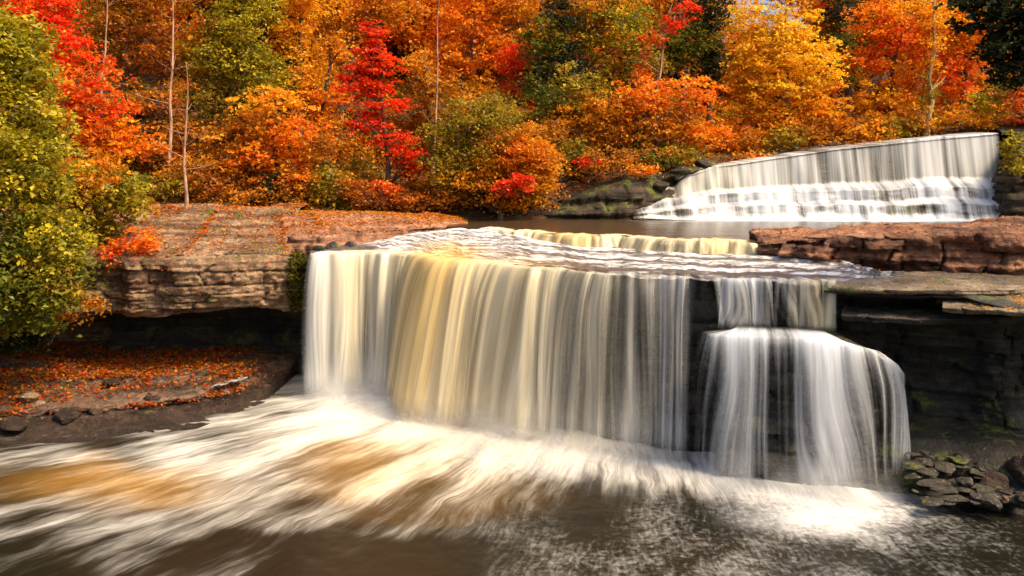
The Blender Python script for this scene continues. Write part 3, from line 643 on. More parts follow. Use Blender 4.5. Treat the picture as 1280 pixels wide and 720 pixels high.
V = np.stack([XX, YY, ZZ - .02], -1).reshape(-1, 3)
link('pool', mesh_from('pool', V, grid_faces(nx, ny), M_pool, {'flow': flow.reshape(-1, 3), 'foam': foam.ravel(), 'amber': amb.ravel(), 'mottle': mot.ravel(), 'warm': warm.ravel()}),
     label='brown plunge pool streaked with white foam and amber water', cat='pool', kind='structure')
# outer water around the fine pool mesh
xs = np.linspace(-60, 60, 60); ys = np.linspace(-30, 27, 40); XX, YY = np.meshgrid(xs, ys, indexing='ij')
V = np.stack([XX, YY, 0*XX - .12], -1).reshape(-1, 3)
link('stream', mesh_from('stream', V, grid_faces(60, 40), M_river, {'flow': V, 'foam': 0*V[:, 0], 'tint': 0*V[:, 0]}),
     label='dark stream water spreading beyond the foamy pool', cat='stream', kind='structure')
# white water sliding over the bank rock
n1, n2 = 40, 14
a = np.linspace(0, 1, n1)[:, None]; b = np.linspace(-1, 1, n2)[None, :]
Yc = 23.75 + .55*a + .13*fbm(a*6, 0, 0, 3, 4) + .17*b*(np.sin(a*math.pi)**.7 + .03)*(1 + 1.6*fbm(a*9, b*1.5, 0, 3, 2)); Xc = PX(264 + 46*a, Yc)
V = np.stack([Xc + 0*b, Yc, .50 + .12*a + .015*fbm(Xc*6, Yc*6, 0, 3, 9) + 0*b], -1).reshape(-1, 3)
link('foam_patch', mesh_from('foam_patch', V, grid_faces(n1, n2), M_terrace, {'flow': V, 'foam': 0*V[:, 0] + .5, 'tint': 0*V[:, 0]}),
     label='small white patch of foam on the dark bank rock at left', cat='foam', kind='structure')

# ------------------------------------------------------------------ foliage
PAL = {
 'red':    [(.80, .045, .005), (.66, .025, .005), (.84, .085, .006), (.74, .060, .005)],
 'redor':  [(.80, .12, .008), (.80, .19, .010), (.70, .06, .008), (.82, .26, .012)],
 'orange': [(.80, .25, .008), (.84, .34, .010), (.68, .15, .007), (.82, .20, .008)],
 'gold':   [(.84, .37, .012), (.86, .46, .016), (.74, .27, .010), (.80, .32, .010)],
 'yellow': [(.88, .50, .018), (.90, .59, .03), (.84, .38, .012), (.86, .45, .015)],
 'brown':  [(.44, .16, .010), (.52, .22, .012), (.28, .09, .008), (.48, .19, .010)],
 'amber':  [(.62, .26, .010), (.68, .32, .012), (.46, .17, .008), (.66, .21, .008)],
 'olive':  [(.27, .21, .012), (.38, .27, .014), (.16, .13, .010), (.34, .20, .012)],
 'lime':   [(.31, .26, .012), (.44, .36, .016), (.15, .14, .010), (.55, .41, .02)],
 'green':  [(.11, .13, .012), (.18, .18, .014), (.06, .08, .010), (.24, .20, .014)],
 'dark':   [(.016, .024, .008), (.028, .038, .010), (.010, .016, .006), (.04, .042, .010)],
 'rust':   [(.46, .13, .010), (.34, .09, .009), (.56, .18, .010), (.26, .08, .009)],
}
def leaf_quads(C, size, col, updir=.6, r=None):
    r = r or rng; n = len(C)
    nrm = r.normal(size=(n, 3)); nrm[:, 2] = np.abs(nrm[:, 2]) + updir; nrm /= np.linalg.norm(nrm, axis=1)[:, None]
    a = r.normal(size=(n, 3)); a -= nrm*np.sum(a*nrm, 1)[:, None]; a /= np.linalg.norm(a, axis=1)[:, None]; b = np.cross(nrm, a)
    L = (size*r.uniform(.5, 1.6, n)**1.1)[:, None]
    v0 = C - a*L*.5; v2 = C + a*L*.5 - nrm*L*.10; v1 = C + b*L*.34 + nrm*L*.10; v3 = C - b*L*.34 + nrm*L*.10
    V = np.stack([v0, v1, v2, v3], 1).reshape(-1, 3)
    return V, np.arange(4*n).reshape(-1, 4), col

def crown_points(blobs, size, cover, r, clump=.55, flat=.38):
    """blobs: (X,Y,Z,rx,ry,rz,palette)"""
    Cs, cols = [], []
    for (X, Y, Z, rx, ry, rz, pal) in blobs:
        area = math.pi*rx*rz
        n = int(cover*area/(size*size*.34)) + 20
        cr = clump*min(1.0, .35 + .35*min(rx, rz)); nc = max(6, int(2.2*area/(cr*cr)))
        q = r.normal(size=(nc, 3)); q /= np.linalg.norm(q, axis=1)[:, None]; q *= (r.uniform(.05, 1, nc)**.42)[:, None]
        # outline lumps so that the crown edge is uneven
        lump = 1 + .55*fbm(q[:, 0]*1.7 + X, q[:, 1]*1.7 + Y, q[:, 2]*1.7 + Z, 3, 5)
        q *= lump[:, None]
        cc = np.array([X, Y, Z]) + q*np.array([rx, ry, rz])
        pi = np.array(PAL[pal]); ck = r.integers(0, len(pi), nc); br = r.uniform(.72, 1.28, nc)
        w_ = r.uniform(.15, 1, nc); w_ /= w_.sum()
        k = r.choice(nc, n, p=w_)
        p = r.normal(size=(n, 3))*np.array([cr, cr, cr*flat])*.55*r.uniform(.6, 1.5, nc)[k][:, None]
        p[:, 2] -= .25*(p[:, 0]**2 + p[:, 1]**2)/cr
        Cs.append(cc[k] + p)
        mixc = r.integers(0, len(pi), n); own = r.random(n) < .68
        c = np.where(own[:, None], pi[ck[k]], pi[mixc]) * (br[k]*r.uniform(.75, 1.25, n))[:, None]
        cols.append(c)
    return np.concatenate(Cs), np.clip(np.concatenate(cols), 0, .92)

def tube(path, rad, k=6):
    path = np.asarray(path, float); n = len(path); T = np.gradient(path, axis=0); T /= np.linalg.norm(T, axis=1)[:, None] + 1e-9
    ref = np.where(np.abs(T[:, 2:3]) > .9, np.array([[1., 0, 0]]), np.array([[0, 0, 1.]]))
    A = np.cross(T, ref); A /= np.linalg.norm(A, axis=1)[:, None] + 1e-9; B = np.cross(T, A)
    ph = np.linspace(0, 2*math.pi, k, endpoint=False)
    V = path[:, None, :] + (A[:, None, :]*np.cos(ph)[None, :, None] + B[:, None, :]*np.sin(ph)[None, :, None])*np.asarray(rad)[:, None, None]
    f = []
    for i in range(n-1):
        for j in range(k): f.append((i*k+j, i*k+(j+1) % k, (i+1)*k+(j+1) % k, (i+1)*k+j))
    return V.reshape(-1, 3), np.array(f)
def join(parts):
    Vs, Fs, o = [], [], 0
    for V, f in parts: Vs.append(V); Fs.append(f + o); o += len(V)
    return np.concatenate(Vs), np.concatenate(Fs)
def bez(a, b, c, n):
    t = np.linspace(0, 1, n)[:, None]; return (1-t)**2*np.array(a) + 2*t*(1-t)*np.array(b) + t*t*np.array(c)

def wood(base, top, r0, blobs, r, nl=9, wig=.25, bare=0):
    n = 14; t = np.linspace(0, 1, n)[:, None]
    base, top = np.array(base, float), np.array(top, float)
    path = base + (top-base)*t; sd = int(r.integers(1, 9999))
    path[:, 0] += wig*fbm(t[:, 0]*2.5, 0, 0, 3, sd)*np.minimum(1, 4*t[:, 0])*2; path[:, 1] += wig*fbm(t[:, 0]*2.5, 5, 0, 3, sd)*np.minimum(1, 4*t[:, 0])*2
    rad = r0*(1 - .82*t[:, 0])*(1 + .6*np.exp(-t[:, 0]*18))
    parts = [tube(path, rad, 8)]
    tg = []
    for b in blobs:
        for _ in range(max(1, int(nl/len(blobs)))):
            q = r.normal(size=3); q /= np.linalg.norm(q); tg.append(np.array(b[:3]) + q*np.array(b[3:6])*.75)
    for p in tg:
        zt = np.clip((p[2] - base[2] - .35*np.hypot(p[0]-base[0], p[1]-base[1]))/(top[2]-base[2] + 1e-6), .12, .93)
        i = int(zt*(n-1)); s = path[i]; m = (s + p)/2 + np.array([0, 0, .12*np.linalg.norm(p-s)])
        q = bez(s, m, p, 7); rr_ = np.linspace(min(rad[i]*.6, .09), .012, 7); parts.append(tube(q, rr_, 5))
        for _ in range(2):
            j = int(r.integers(3, 6)); e = q[j] + r.normal(size=3)*min(.3*np.linalg.norm(p-s), .45); parts.append(tube(bez(q[j], (q[j]+e)/2 + [0, 0, .1], e, 4), np.linspace(.02, .006, 4), 4))
    for _ in range(bare):
        i = int(r.integers(4, n-1)); s = path[i]; e = s + np.array([r.normal()*.8, r.normal()*.5, r.uniform(.3, 1.1)])*.7; parts.append(tube(bez(s, (s+e)/2 + [0, 0, -.1], e, 4), np.linspace(rad[i]*.35, .006, 4), 4))
    return join(parts)

NT = 0
def tree(name, label, cat, pxb, Y, blobs, size=.13, cover=3.0, r0=.16, zb=None, top=None, bark=None, nl=10, parts=('trunk', 'crown'), clump=.55, flat=.38, bare=0, dy=.8, Yb=None, Xb=None, group=None, wig=.25):
    """blobs: (px, py, rx, ry, palette[, dY]) in photo pixels at the tree's own distance Y: becomes real ellipsoids there"""
    global NT; NT += 1; r = np.random.default_rng(1000 + NT)
    B = []
    for b in blobs:
        Yc = Y + (b[5] if len(b) > 5 else 0)
        rx, rz = b[2]/F*Yc, b[3]/F*Yc
        B.append((float(PX(b[0], Yc)), Yc, float(PZ(b[1], Yc)), rx, min(rx, rz*1.2)*dy + .2, rz, b[4]))
    Yr = Yb or Y; Xr = float(PX(pxb, Yr)) if Xb is None else Xb
    z0 = float(ground_z(np.array(Xr), np.array(Yr))) - .15 if zb is None else zb
    tz = max(b[2] + .55*b[5] for b in B) if B else z0 + 5
    tb = max(B, key=lambda b: b[2]) if B else (Xr, Yr, z0)
    T = (Xr*.4 + tb[0]*.6, tb[1]*.6 + Yr*.4, tz) if top is None else (float(PX(top[0], Y)), Y, float(PZ(top[1], Y)))
    e = empty(name, (Xr, Yr, z0), label=label, cat=cat, group=group)
    V, f = wood((Xr, Yr, z0), T, r0, B, r, nl, wig, bare)
    V = V - np.array([Xr, Yr, z0])
    link(parts[0], mesh_from(parts[0], V, f, bark or M_bark), e)
    if B:
        C, c = crown_points(B, size, cover, r, clump, flat)
        V, f, c = leaf_quads(C - np.array([Xr, Yr, z0]), size, c, r=r)
        link(parts[1], mesh_from(parts[1], V, f, M_leaf, facecol=c, smooth=False), e)
    return e
S2 = ('stems', 'foliage')

# --- left side
tree('leafy_bush', 'tall yellow green broadleaf bush at the left edge of the photo', 'bush', 30, 22.0,
     [(25, 70, 56, 56, 'lime'), (5, 60, 50, 50, 'lime'), (8, 160, 84, 75, 'lime'), (40, 225, 62, 56, 'lime'), (20, 320, 82, 62, 'green'), (58, 300, 52, 50, 'lime'), (20, 380, 80, 36, 'green'), (70, 345, 36, 40, 'olive'), (-110, 180, 90, 210, 'green')],
     size=.112, cover=3.9, r0=.2, zb=.7, Yb=23.3, Xb=-14.6, nl=21, parts=S2, clump=.42, flat=.6)
tree('maple_tree', 'bright red maple fading to orange below, leaning in behind the yellow green bush', 'tree', 60, 29.5,
     [(50, 10, 42, 34, 'red'), (75, 50, 44, 36, 'red'), (95, 95, 52, 36, 'redor'), (110, 135, 60, 26, 'redor'), (130, 165, 62, 18, 'orange'), (165, 185, 55, 12, 'orange'), (20, 30, 40, 40, 'orange')],
     size=.13, r0=.16, nl=14, Yb=31.5, zb=5.0, flat=.22)
tree('shrub', 'olive and orange rounded shrub beside the tall bush on the cliff', 'shrub', 125, 25.5,
     [(118, 215, 45, 32, 'amber'), (130, 255, 52, 42, 'olive'), (100, 285, 40, 40, 'olive'), (160, 245, 26, 30, 'lime'), (90, 230, 30, 30, 'amber')], size=.12, cover=3.0, r0=.07, zb=4.1, Yb=27.2, parts=S2)
tree('shrub', 'low red orange shrub growing on the cliff face', 'shrub', 150, 25.1, [(150, 312, 42, 16, 'redor'), (132, 330, 26, 12, 'rust'), (180, 296, 22, 14, 'orange'), (226, 330, 9, 9, 'redor')], size=.10, cover=2.6, r0=.04, zb=3.6, Yb=25.9, parts=S2, nl=6)
tree('shrub', 'dull brown shrub on the cliff top right of the slender pink trunk', 'shrub', 215, 29, [(205, 275, 50, 18, 'rust'), (170, 270, 30, 22, 'brown'), (240, 270, 22, 12, 'rust')], size=.11, cover=2.2, r0=.04, zb=4.4, Yb=29, parts=S2, nl=6)
tree('shrub', 'dark bronze bush hanging over the left end of the undercut', 'shrub', 60, 23.4, [(30, 400, 60, 20, 'olive'), (95, 385, 26, 18, 'brown'), (20, 425, 50, 12, 'dark')], size=.11, cover=3.4, r0=.03, zb=1.6, Yb=23.9, Xb=-12.6, parts=S2, nl=6)
tree('broadleaf_tree', 'brown orange tree crown behind the red maple at upper left', 'tree', 150, 40,
     [(130, 20, 70, 36, 'brown'), (190, 60, 50, 34, 'rust'), (110, 70, 40, 24, 'brown'), (180, -20, 70, 40, 'amber')], cover=2.3)
tree('broadleaf_tree', 'dark russet layered tree between the two slender pink trunks', 'tree', 205, 34,
     [(200, 130, 42, 16, 'rust'), (215, 160, 60, 16, 'brown'), (200, 190, 66, 16, 'rust'), (230, 215, 70, 18, 'brown'), (190, 240, 55, 18, 'rust'), (150, 130, 40, 14, 'brown'), (270, 240, 40, 18, 'rust')], cover=1.9, flat=.2)
tree('birch_tree', 'bare slender pinkish trunk at upper left above the russet shrubs', 'tree', 130, 35, [], r0=.075, top=(131, -30), bark=M_bark_pink, bare=12, nl=0, parts=('trunk', 'crown'), wig=.22)
tree('birch_tree', 'tall slender pinkish trunk reaching the top of the photo left of the olive tree', 'tree', 214, 33, [], r0=.085, top=(208, -40), bark=M_bark_pink, bare=16, nl=0, wig=.26)
tree('birch_tree', 'shorter slender pink grey trunk standing on the edge of the cliff top', 'tree', 233, 29.8, [], r0=.07, zb=4.7, top=(233, 78), bark=M_bark_pink, bare=12, nl=0, wig=.16)
tree('broadleaf_tree', 'tall olive green tree crown left of centre with golden edges', 'tree', 300, 36,
     [(300, 20, 50, 50, 'lime'), (290, 75, 54, 44, 'lime'), (335, 95, 42, 36, 'lime'), (275, 120, 46, 34, 'olive'), (255, 60, 30, 40, 'amber'), (300, -40, 55, 40, 'lime'), (320, 140, 44, 26, 'olive')], cover=2.8)
tree('broadleaf_tree', 'golden orange tree below and right of the olive green crown', 'tree', 345, 32.5,
     [(340, 130, 50, 26, 'gold'), (370, 165, 50, 28, 'orange'), (310, 160, 50, 26, 'amber'), (330, 195, 60, 26, 'orange'), (380, 205, 36, 24, 'gold'), (290, 205, 44, 26, 'amber'), (280, 175, 36, 20, 'brown'), (345, 232, 50, 16, 'orange')], cover=2.2, flat=.28)
tree('broadleaf_tree', 'yellow gold tree top right of the tall olive crown', 'tree', 375, 38.5,
     [(368, 40, 32, 46, 'gold'), (385, -10, 42, 34, 'gold'), (395, 85, 26, 26, 'amber')], cover=2.4)
tree('broadleaf_tree', 'brown amber tree top left of the bright red maple', 'tree', 425, 42,
     [(420, 30, 42, 36, 'amber'), (450, 5, 50, 26, 'rust'), (410, 90, 30, 26, 'brown'), (490, 12, 44, 24, 'amber')], cover=2.3)
tree('shrub', 'olive yellow bush at the foot of the wood right of the golden orange tree', 'shrub', 412, 31.8, [(410, 225, 26, 30, 'olive'), (396, 185, 20, 22, 'brown'), (425, 250, 26, 16, 'olive')], size=.11, r0=.05, parts=S2, nl=8)
tree('maple_tree', 'vivid scarlet maple with a pointed top near the centre left', 'tree', 485, 33.5,
     [(466, 42, 14, 20, 'red'), (468, 68, 28, 18, 'red'), (466, 90, 38, 14, 'red'), (462, 110, 44, 12, 'red'), (485, 130, 38, 8, 'red'), (462, 150, 24, 16, 'red'), (490, 172, 36, 12, 'red'), (508, 194, 30, 12, 'red'), (515, 212, 22, 10, 'red'), (430, 95, 22, 5, 'red')],
     size=.115, cover=3.0, r0=.11, flat=.2, nl=22, dy=.6)
tree('shrub', 'low dark red shrub beneath the scarlet maple', 'shrub', 480, 31.6, [(475, 245, 44, 15, 'rust'), (440, 232, 26, 16, 'rust'), (485, 235, 20, 12, 'redor'), (520, 250, 30, 12, 'rust')], size=.10, cover=2.4, r0=.04, parts=S2, nl=8)
tree('broadleaf_tree', 'brown layered tree just right of the scarlet maple', 'tree', 545, 37,
     [(530, 120, 30, 30, 'brown'), (520, 80, 28, 26, 'amber'), (540, 160, 34, 24, 'brown'), (505, 150, 26, 20, 'rust')], cover=2.1)
tree('broadleaf_tree', 'large bright orange tree at the top centre left', 'tree', 585, 40,
     [(585, 25, 44, 34, 'orange'), (610, 55, 40, 30, 'orange'), (560, 75, 44, 26, 'orange'), (585, 105, 42, 18, 'gold'), (650, 10, 40, 26, 'amber'), (600, -20, 60, 30, 'orange')], cover=2.5, nl=14)
tree('maple_tree', 'narrow dark red tree beside the dark green one at top centre', 'tree', 640, 38, [(635, 78, 20, 24, 'red'), (655, 60, 22, 8, 'red'), (640, 110, 16, 14, 'redor'), (662, 128, 14, 8, 'redor')], cover=2.4, r0=.09, dy=.7)
tree('slender_tree', 'thin tan bare trunk in front of the brown layered tree', 'tree', 541, 34.5, [], r0=.06, top=(548, -25), bark=M_bark_pink, bare=5, nl=0, wig=.15)
tree('round_bush', 'large rounded amber brown bush overhanging the river, with one red spray low down', 'bush', 625, 32.2,
     [(600, 150, 54, 34, 'olive'), (570, 195, 54, 42, 'olive'), (640, 185, 54, 38, 'amber'), (665, 205, 36, 36, 'amber'), (600, 225, 60, 32, 'amber'), (650, 234, 48, 26, 'amber'), (560, 238, 38, 24, 'brown'), (646, 230, 22, 15, 'red', -1.3), (655, 190, 34, 26, 'orange', -.4)], size=.105, cover=3.3, r0=.09, parts=S2, nl=18)
tree('conifer_tree', 'dark green bushy tree right of the narrow red tree', 'tree', 680, 37,
     [(682, 50, 28, 34, 'green'), (678, 95, 26, 30, 'green'), (688, 135, 22, 24, 'green'), (700, 20, 24, 24, 'dark'), (708, 80, 22, 40, 'dark')], cover=2.7)
tree('broadleaf_tree', 'olive green tree at the top centre with a thin trunk', 'tree', 725, 39.5,
     [(725, 40, 30, 42, 'olive'), (750, 90, 32, 34, 'olive'), (740, 0, 40, 30, 'amber'), (780, 30, 40, 46, 'lime'), (800, 75, 34, 26, 'olive')], cover=2.5)
tree('broadleaf_tree', 'orange and brown tree with low sweeping layers right of centre', 'tree', 775, 35.5,
     [(760, 135, 50, 22, 'amber'), (800, 120, 44, 26, 'orange'), (740, 165, 46, 18, 'brown'), (790, 160, 56, 18, 'amber'), (840, 150, 50, 26, 'amber'), (860, 115, 40, 30, 'orange'), (830, 185, 54, 14, 'olive'), (880, 165, 34, 22, 'orange')], cover=2.3, flat=.26)
tree('shrub', 'small red and orange shrub on top of the dark rock bank', 'shrub', 735, 32.9, [(735, 201, 20, 6, 'red'), (775, 206, 36, 12, 'amber'), (800, 213, 24, 8, 'orange'), (765, 192, 30, 10, 'brown')], size=.10, cover=2.2, r0=.03, parts=S2, nl=6, zb=5.8)
tree('shrub', 'dull green and brown undergrowth shrub above the dark rock bank', 'shrub', 700, 34.0, [(715, 185, 30, 16, 'olive'), (690, 165, 26, 26, 'brown'), (850, 195, 26, 12, 'olive'), (820, 200, 24, 14, 'green')], size=.11, cover=2.2, r0=.04, parts=S2, nl=8)
tree('maple_tree', 'thin red and orange streaked tree left of the yellow tree', 'tree', 808, 37.5, [(838, 30, 20, 12, 'red'), (815, 48, 20, 10, 'redor'), (804, 85, 10, 30, 'redor'), (858, 12, 16, 12, 'red')], cover=1.9, r0=.11, bark=M_bark_pink, dy=.6)
tree('conifer_tree', 'tall dark green evergreen behind the left side of the yellow tree', 'tree', 885, 42,
     [(880, 10, 34, 34, 'dark'), (870, 55, 32, 30, 'green'), (895, 80, 22, 34, 'dark'), (845, 60, 30, 30, 'green')], cover=2.6)
tree('broadleaf_tree', 'orange and brown tree right of the olive crown, left of the scarlet maple', 'tree', 400, 36,
     [(405, 130, 34, 34, 'orange'), (390, 100, 30, 26, 'gold'), (420, 170, 30, 26, 'amber'), (440, 200, 30, 20, 'brown'), (425, 60, 26, 26, 'amber')], cover=2.2)
tree('shrub', 'russet shrub at the foot of the wood left of the golden orange tree', 'shrub', 265, 31.5, [(262, 235, 34, 22, 'rust'), (240, 210, 26, 16, 'brown'), (300, 248, 36, 14, 'amber')], size=.11, r0=.04, parts=S2, nl=8, cover=2.2)
tree('shrub', 'orange brown shrub under the golden orange tree, beside the olive yellow bush', 'shrub', 360, 31.4, [(355, 240, 40, 20, 'brown'), (372, 222, 26, 16, 'orange')], size=.11, r0=.04, parts=S2, nl=8, cover=2.2)
tree('broadleaf_tree', 'dull amber tree behind the large rounded bush', 'tree', 600, 36, [(590, 130, 40, 24, 'amber'), (630, 140, 36, 26, 'olive'), (680, 165, 30, 26, 'olive'), (560, 110, 26, 20, 'brown')], cover=2.2)
tree('broadleaf_tree', 'amber and olive tree over the dark rock bank, right of the large rounded bush', 'tree', 720, 35.2, [(720, 110, 34, 34, 'olive'), (715, 150, 34, 26, 'amber'), (745, 130, 30, 24, 'amber'), (690, 130, 24, 26, 'green')], cover=2.2)
# --- right side
tree('broadleaf_tree', 'glowing golden yellow tree above the middle of the upper falls', 'tree', 985, 39,
     [(985, 25, 42, 34, 'yellow'), (935, 25, 24, 30, 'yellow'), (960, 60, 50, 34, 'yellow'), (1015, 75, 48, 34, 'yellow'), (980, 105, 62, 28, 'yellow'), (940, 120, 44, 26, 'gold'), (1030, 125, 38, 24, 'gold'), (985, 145, 60, 22, 'gold'), (940, 160, 46, 20, 'orange'), (1020, 165, 36, 14, 'orange'), (930, 90, 30, 24, 'gold')],
     cover=2.3, flat=.26, nl=24, size=.13, r0=.18)
tree('shrub', 'orange undergrowth shrub at the foot of the golden yellow tree', 'shrub', 920, 38.2, [(915, 180, 34, 12, 'orange'), (960, 182, 36, 10, 'brown'), (890, 190, 26, 10, 'brown')], size=.11, cover=2.0, r0=.03, parts=S2, nl=6)
tree('conifer_tree', 'narrow dark green tree between the yellow tree and the orange tree', 'tree', 1052, 43,
     [(1048, 10, 22, 30, 'dark'), (1056, 50, 20, 26, 'green'), (1062, 90, 16, 24, 'olive')], cover=2.2)
tree('broadleaf_tree', 'orange red tree left of the pale leaning trunk', 'tree', 1110, 40.5,
     [(1095, 20, 34, 34, 'orange'), (1120, 50, 38, 34, 'redor'), (1085, 75, 32, 22, 'redor'), (1130, 95, 34, 28, 'orange'), (1095, 125, 40, 26, 'gold'), (1130, 145, 38, 22, 'orange'), (1140, 10, 34, 26, 'gold')], cover=2.2, nl=16)
tree('shrub', 'gold and amber undergrowth above the right half of the upper lip', 'shrub', 1080, 38.3, [(1075, 160, 40, 16, 'amber'), (1120, 158, 40, 14, 'gold'), (1200, 152, 44, 14, 'gold'), (1160, 162, 30, 10, 'olive')], size=.11, cover=2.2, r0=.03, parts=S2, nl=8)
tree('birch_tree', 'pale yellow leaning trunk wrapped in leaves above the upper falls', 'tree', 1157, 37.5, [(1170, 40, 9, 46, 'gold'), (1161, 110, 11, 34, 'olive'), (1154, 145, 12, 14, 'gold')], r0=.12, top=(1172, -30), bark=M_bark_pale, bare=12, nl=6, cover=1.3, size=.1, wig=.38)
tree('broadleaf_tree', 'vivid orange red tree right of the pale leaning trunk', 'tree', 1200, 39.5,
     [(1195, 90, 34, 30, 'redor'), (1200, 125, 40, 24, 'orange'), (1215, 60, 34, 30, 'orange'), (1190, 30, 34, 34, 'gold'), (1225, 20, 40, 30, 'orange')], cover=2.3, nl=14)
tree('shrub', 'olive yellow bush beside the right end of the upper lip', 'shrub', 1238, 35.5, [(1235, 130, 22, 22, 'lime'), (1228, 148, 26, 12, 'gold'), (1250, 112, 20, 16, 'olive')], size=.10, cover=2.2, r0=.04, parts=S2, nl=8, zb=7.2)
tree('maple_tree', 'red orange maple at the right edge of the photo under the dark branch', 'tree', 1285, 35, [(1275, 130, 24, 24, 'redor'), (1310, 110, 30, 36, 'red'), (1290, 70, 30, 26, 'orange')], cover=2.6, r0=.1, zb=7.6)
tree('fern_clump', 'yellow green fern clump on the rocks right of the upper falls', 'fern', 1268, 31.0, [(1268, 178, 18, 14, 'lime'), (1274, 205, 20, 14, 'lime'), (1262, 195, 12, 12, 'olive')], size=.11, cover=2.6, r0=.02, parts=S2, nl=6, zb=6.2, clump=.3)
tree('overhanging_tree', 'dark green leafy branches hanging in from the top right corner', 'tree', 1480, 17.5,
     [(1262, 14, 64, 30, 'dark'), (1282, 55, 44, 34, 'dark'), (1262, 86, 28, 22, 'dark'), (1225, -5, 46, 18, 'dark'), (1340, 40, 60, 60, 'dark'), (1213, 32, 26, 8, 'dark'), (1248, 60, 30, 20, 'dark')],
     size=.11, cover=4.2, r0=.26, zb=4.8, Yb=21.5, nl=7, clump=.35, flat=.5)

# moss and plants on the cliff corner beside the curtain
def scatter_on(P, mask, n, size, pal, lift=.015, up=2.5, r=None, name='leaf_litter', **kw):
    r = r or np.random.default_rng(5)
    idx = np.argwhere(mask); k = r.integers(0, len(idx), n); ii = idx[k]
    C = P[ii[:, 0], ii[:, 1]] + r.normal(size=(n, 3))*[.05, .05, 0] + [0, 0, lift]
    c = np.concatenate([np.array(PAL[p]) for p in pal]); cc = c[r.integers(0, len(c), n)]*r.uniform(.6, 1.2, n)[:, None]
    V, f, cc = leaf_quads(C, size, cc, up, r)
    return V, f, cc
mk = (P_cl[..., 0] > PX(362, 25.3)) & (P_cl[..., 2] > .9) & (P_cl[..., 2] < 4.1) & (P_cl[..., 1] < 27)
V, f, c = scatter_on(P_cl, mk, 6000, .06, ['green', 'olive', 'dark'], .0, .3)
V[:, 1] -= .06
link('moss', mesh_from('moss', V, f, M_leaf, facecol=np.array(c)*.8, smooth=False), label='green moss hanging on the cliff corner beside the curtain', cat='moss', kind='stuff')

# fallen leaves
parts = []
mk = (wf_cl < .4) & (P_cl[..., 2] > 3.6); parts.append(scatter_on(P_cl, mk, 16000, .075, ['orange', 'rust', 'brown', 'redor'], r=np.random.default_rng(1)))
mk = (wf_sh < .4) & (P_sh[..., 2] > 4.2); parts.append(scatter_on(P_sh, mk, 12000, .07, ['orange', 'rust', 'brown', 'amber'], r=np.random.default_rng(2)))
mk = (wf_cl > .4) & (P_cl[..., 2] > 2.4) & (P_cl[..., 2] < 3.9); parts.append(scatter_on(P_cl, mk, 900, .06, ['rust', 'redor', 'brown'], r=np.random.default_rng(3)))
mk = (wf_l2 < .5) & (P_l2[..., 0] > PX(1222, 17.)); parts.append(scatter_on(P_l2, mk, 1500, .06, ['gold', 'orange', 'lime', 'olive', 'amber'], r=np.random.default_rng(4)))
mk = (wf_l1 < .5); parts.append(scatter_on(P_l1, mk, 350, .05, ['orange', 'amber', 'olive'], r=np.random.default_rng(6)))
mk = (wf_sl < .5) & (P_sl[..., 2] > 4.4); parts.append(scatter_on(P_sl, mk, 900, .055, ['rust', 'brown', 'amber'], r=np.random.default_rng(8)))
r = np.random.default_rng(12)   # bank
n = 85000; X = r.uniform(-24, -5.8, n); Y = r.uniform(20.3, 28, n)
d = Y - np.interp(X, SH[:, 0], SH[:, 1]); pxx = 640 + X/Y*F
den = sstep(.9, 2.4, d)*(.25 + 1.1*sstep(-.12, .22, fbm(X*.55, Y*.9, 0, 4, 33)))*ip(pxx, [(0, .9), (200, .8), (300, .45), (345, .1), (380, 0)])
k = r.random(n) < den; X, Y = X[k], Y[k]; n = len(X)
C = np.stack([X, Y, bank_z(X, Y) + .03 + .04*r.random(n)], 1)
c = np.concatenate([np.array(PAL[p]) for p in ('redor', 'red', 'redor', 'orange', 'rust', 'brown', 'rust', 'brown')]); cc = c[r.integers(0, len(c), n)]*r.uniform(.25, .95, n)[:, None]
C[:, 2] += .10*sstep(.9, 1.6, Y - np.interp(X, SH[:, 0], SH[:, 1]))*(Y - np.interp(X, SH[:, 0], SH[:, 1]) < 3.4)
parts.append(leaf_quads(C, .085, cc, .9, r))
n = 45000; Y = r.uniform(29.5, 60, n); X = r.uniform(-32, 30, n)*Y/45   # forest floor
C = np.stack([X, Y, ground_z(X, Y) + .03], 1); k = (C[:, 2] > 4.75); C = C[k]; n = len(C)
c = np.concatenate([np.array(PAL[p]) for p in ('orange', 'rust', 'brown', 'amber')]); cc = c[r.integers(0, len(c), n)]*r.uniform(.5, 1.1, n)[:, None]
parts.append(leaf_quads(C, .16, cc, 2, r))
V, f = join([(p[0], p[1]) for p in parts]); c = np.concatenate([p[2] for p in parts])
link('fallen_leaves', mesh_from('fallen_leaves', V, f, M_leaf, facecol=c, smooth=False), label='orange and red fallen leaves strewn over the bank, rocks and forest floor', cat='fallen leaves', kind='stuff')

# undergrowth on the slope between the single trees
r = np.random.default_rng(55); B = []
for i in range(520):
    Y = 31.5 + 24*r.random()**1.3; pxc = r.uniform(110, 1240); X = float(PX(pxc, Y)); z0 = float(ground_z(np.array(X), np.array(Y)))
    if z0 < 4.9: continue
    s_ = r.uniform(.35, .9)
    pal = r.choice(['rust', 'brown', 'brown', 'olive', 'amber', 'brown', 'green', 'dark']) if pxc < 880 else r.choice(['orange', 'gold', 'amber', 'brown', 'olive'])
    B.append((X, Y, z0 + s_*.55, s_*1.3, s_, s_*.8, pal))
C, c = crown_points(B, .14, 1.5, r, .5, .4)
V, f, c = leaf_quads(C, .14, c, r=r)
link('undergrowth', mesh_from('undergrowth', V, f, M_leaf, facecol=c, smooth=False), label='low tangled autumn undergrowth covering the slope between the trees', cat='undergrowth', kind='stuff')

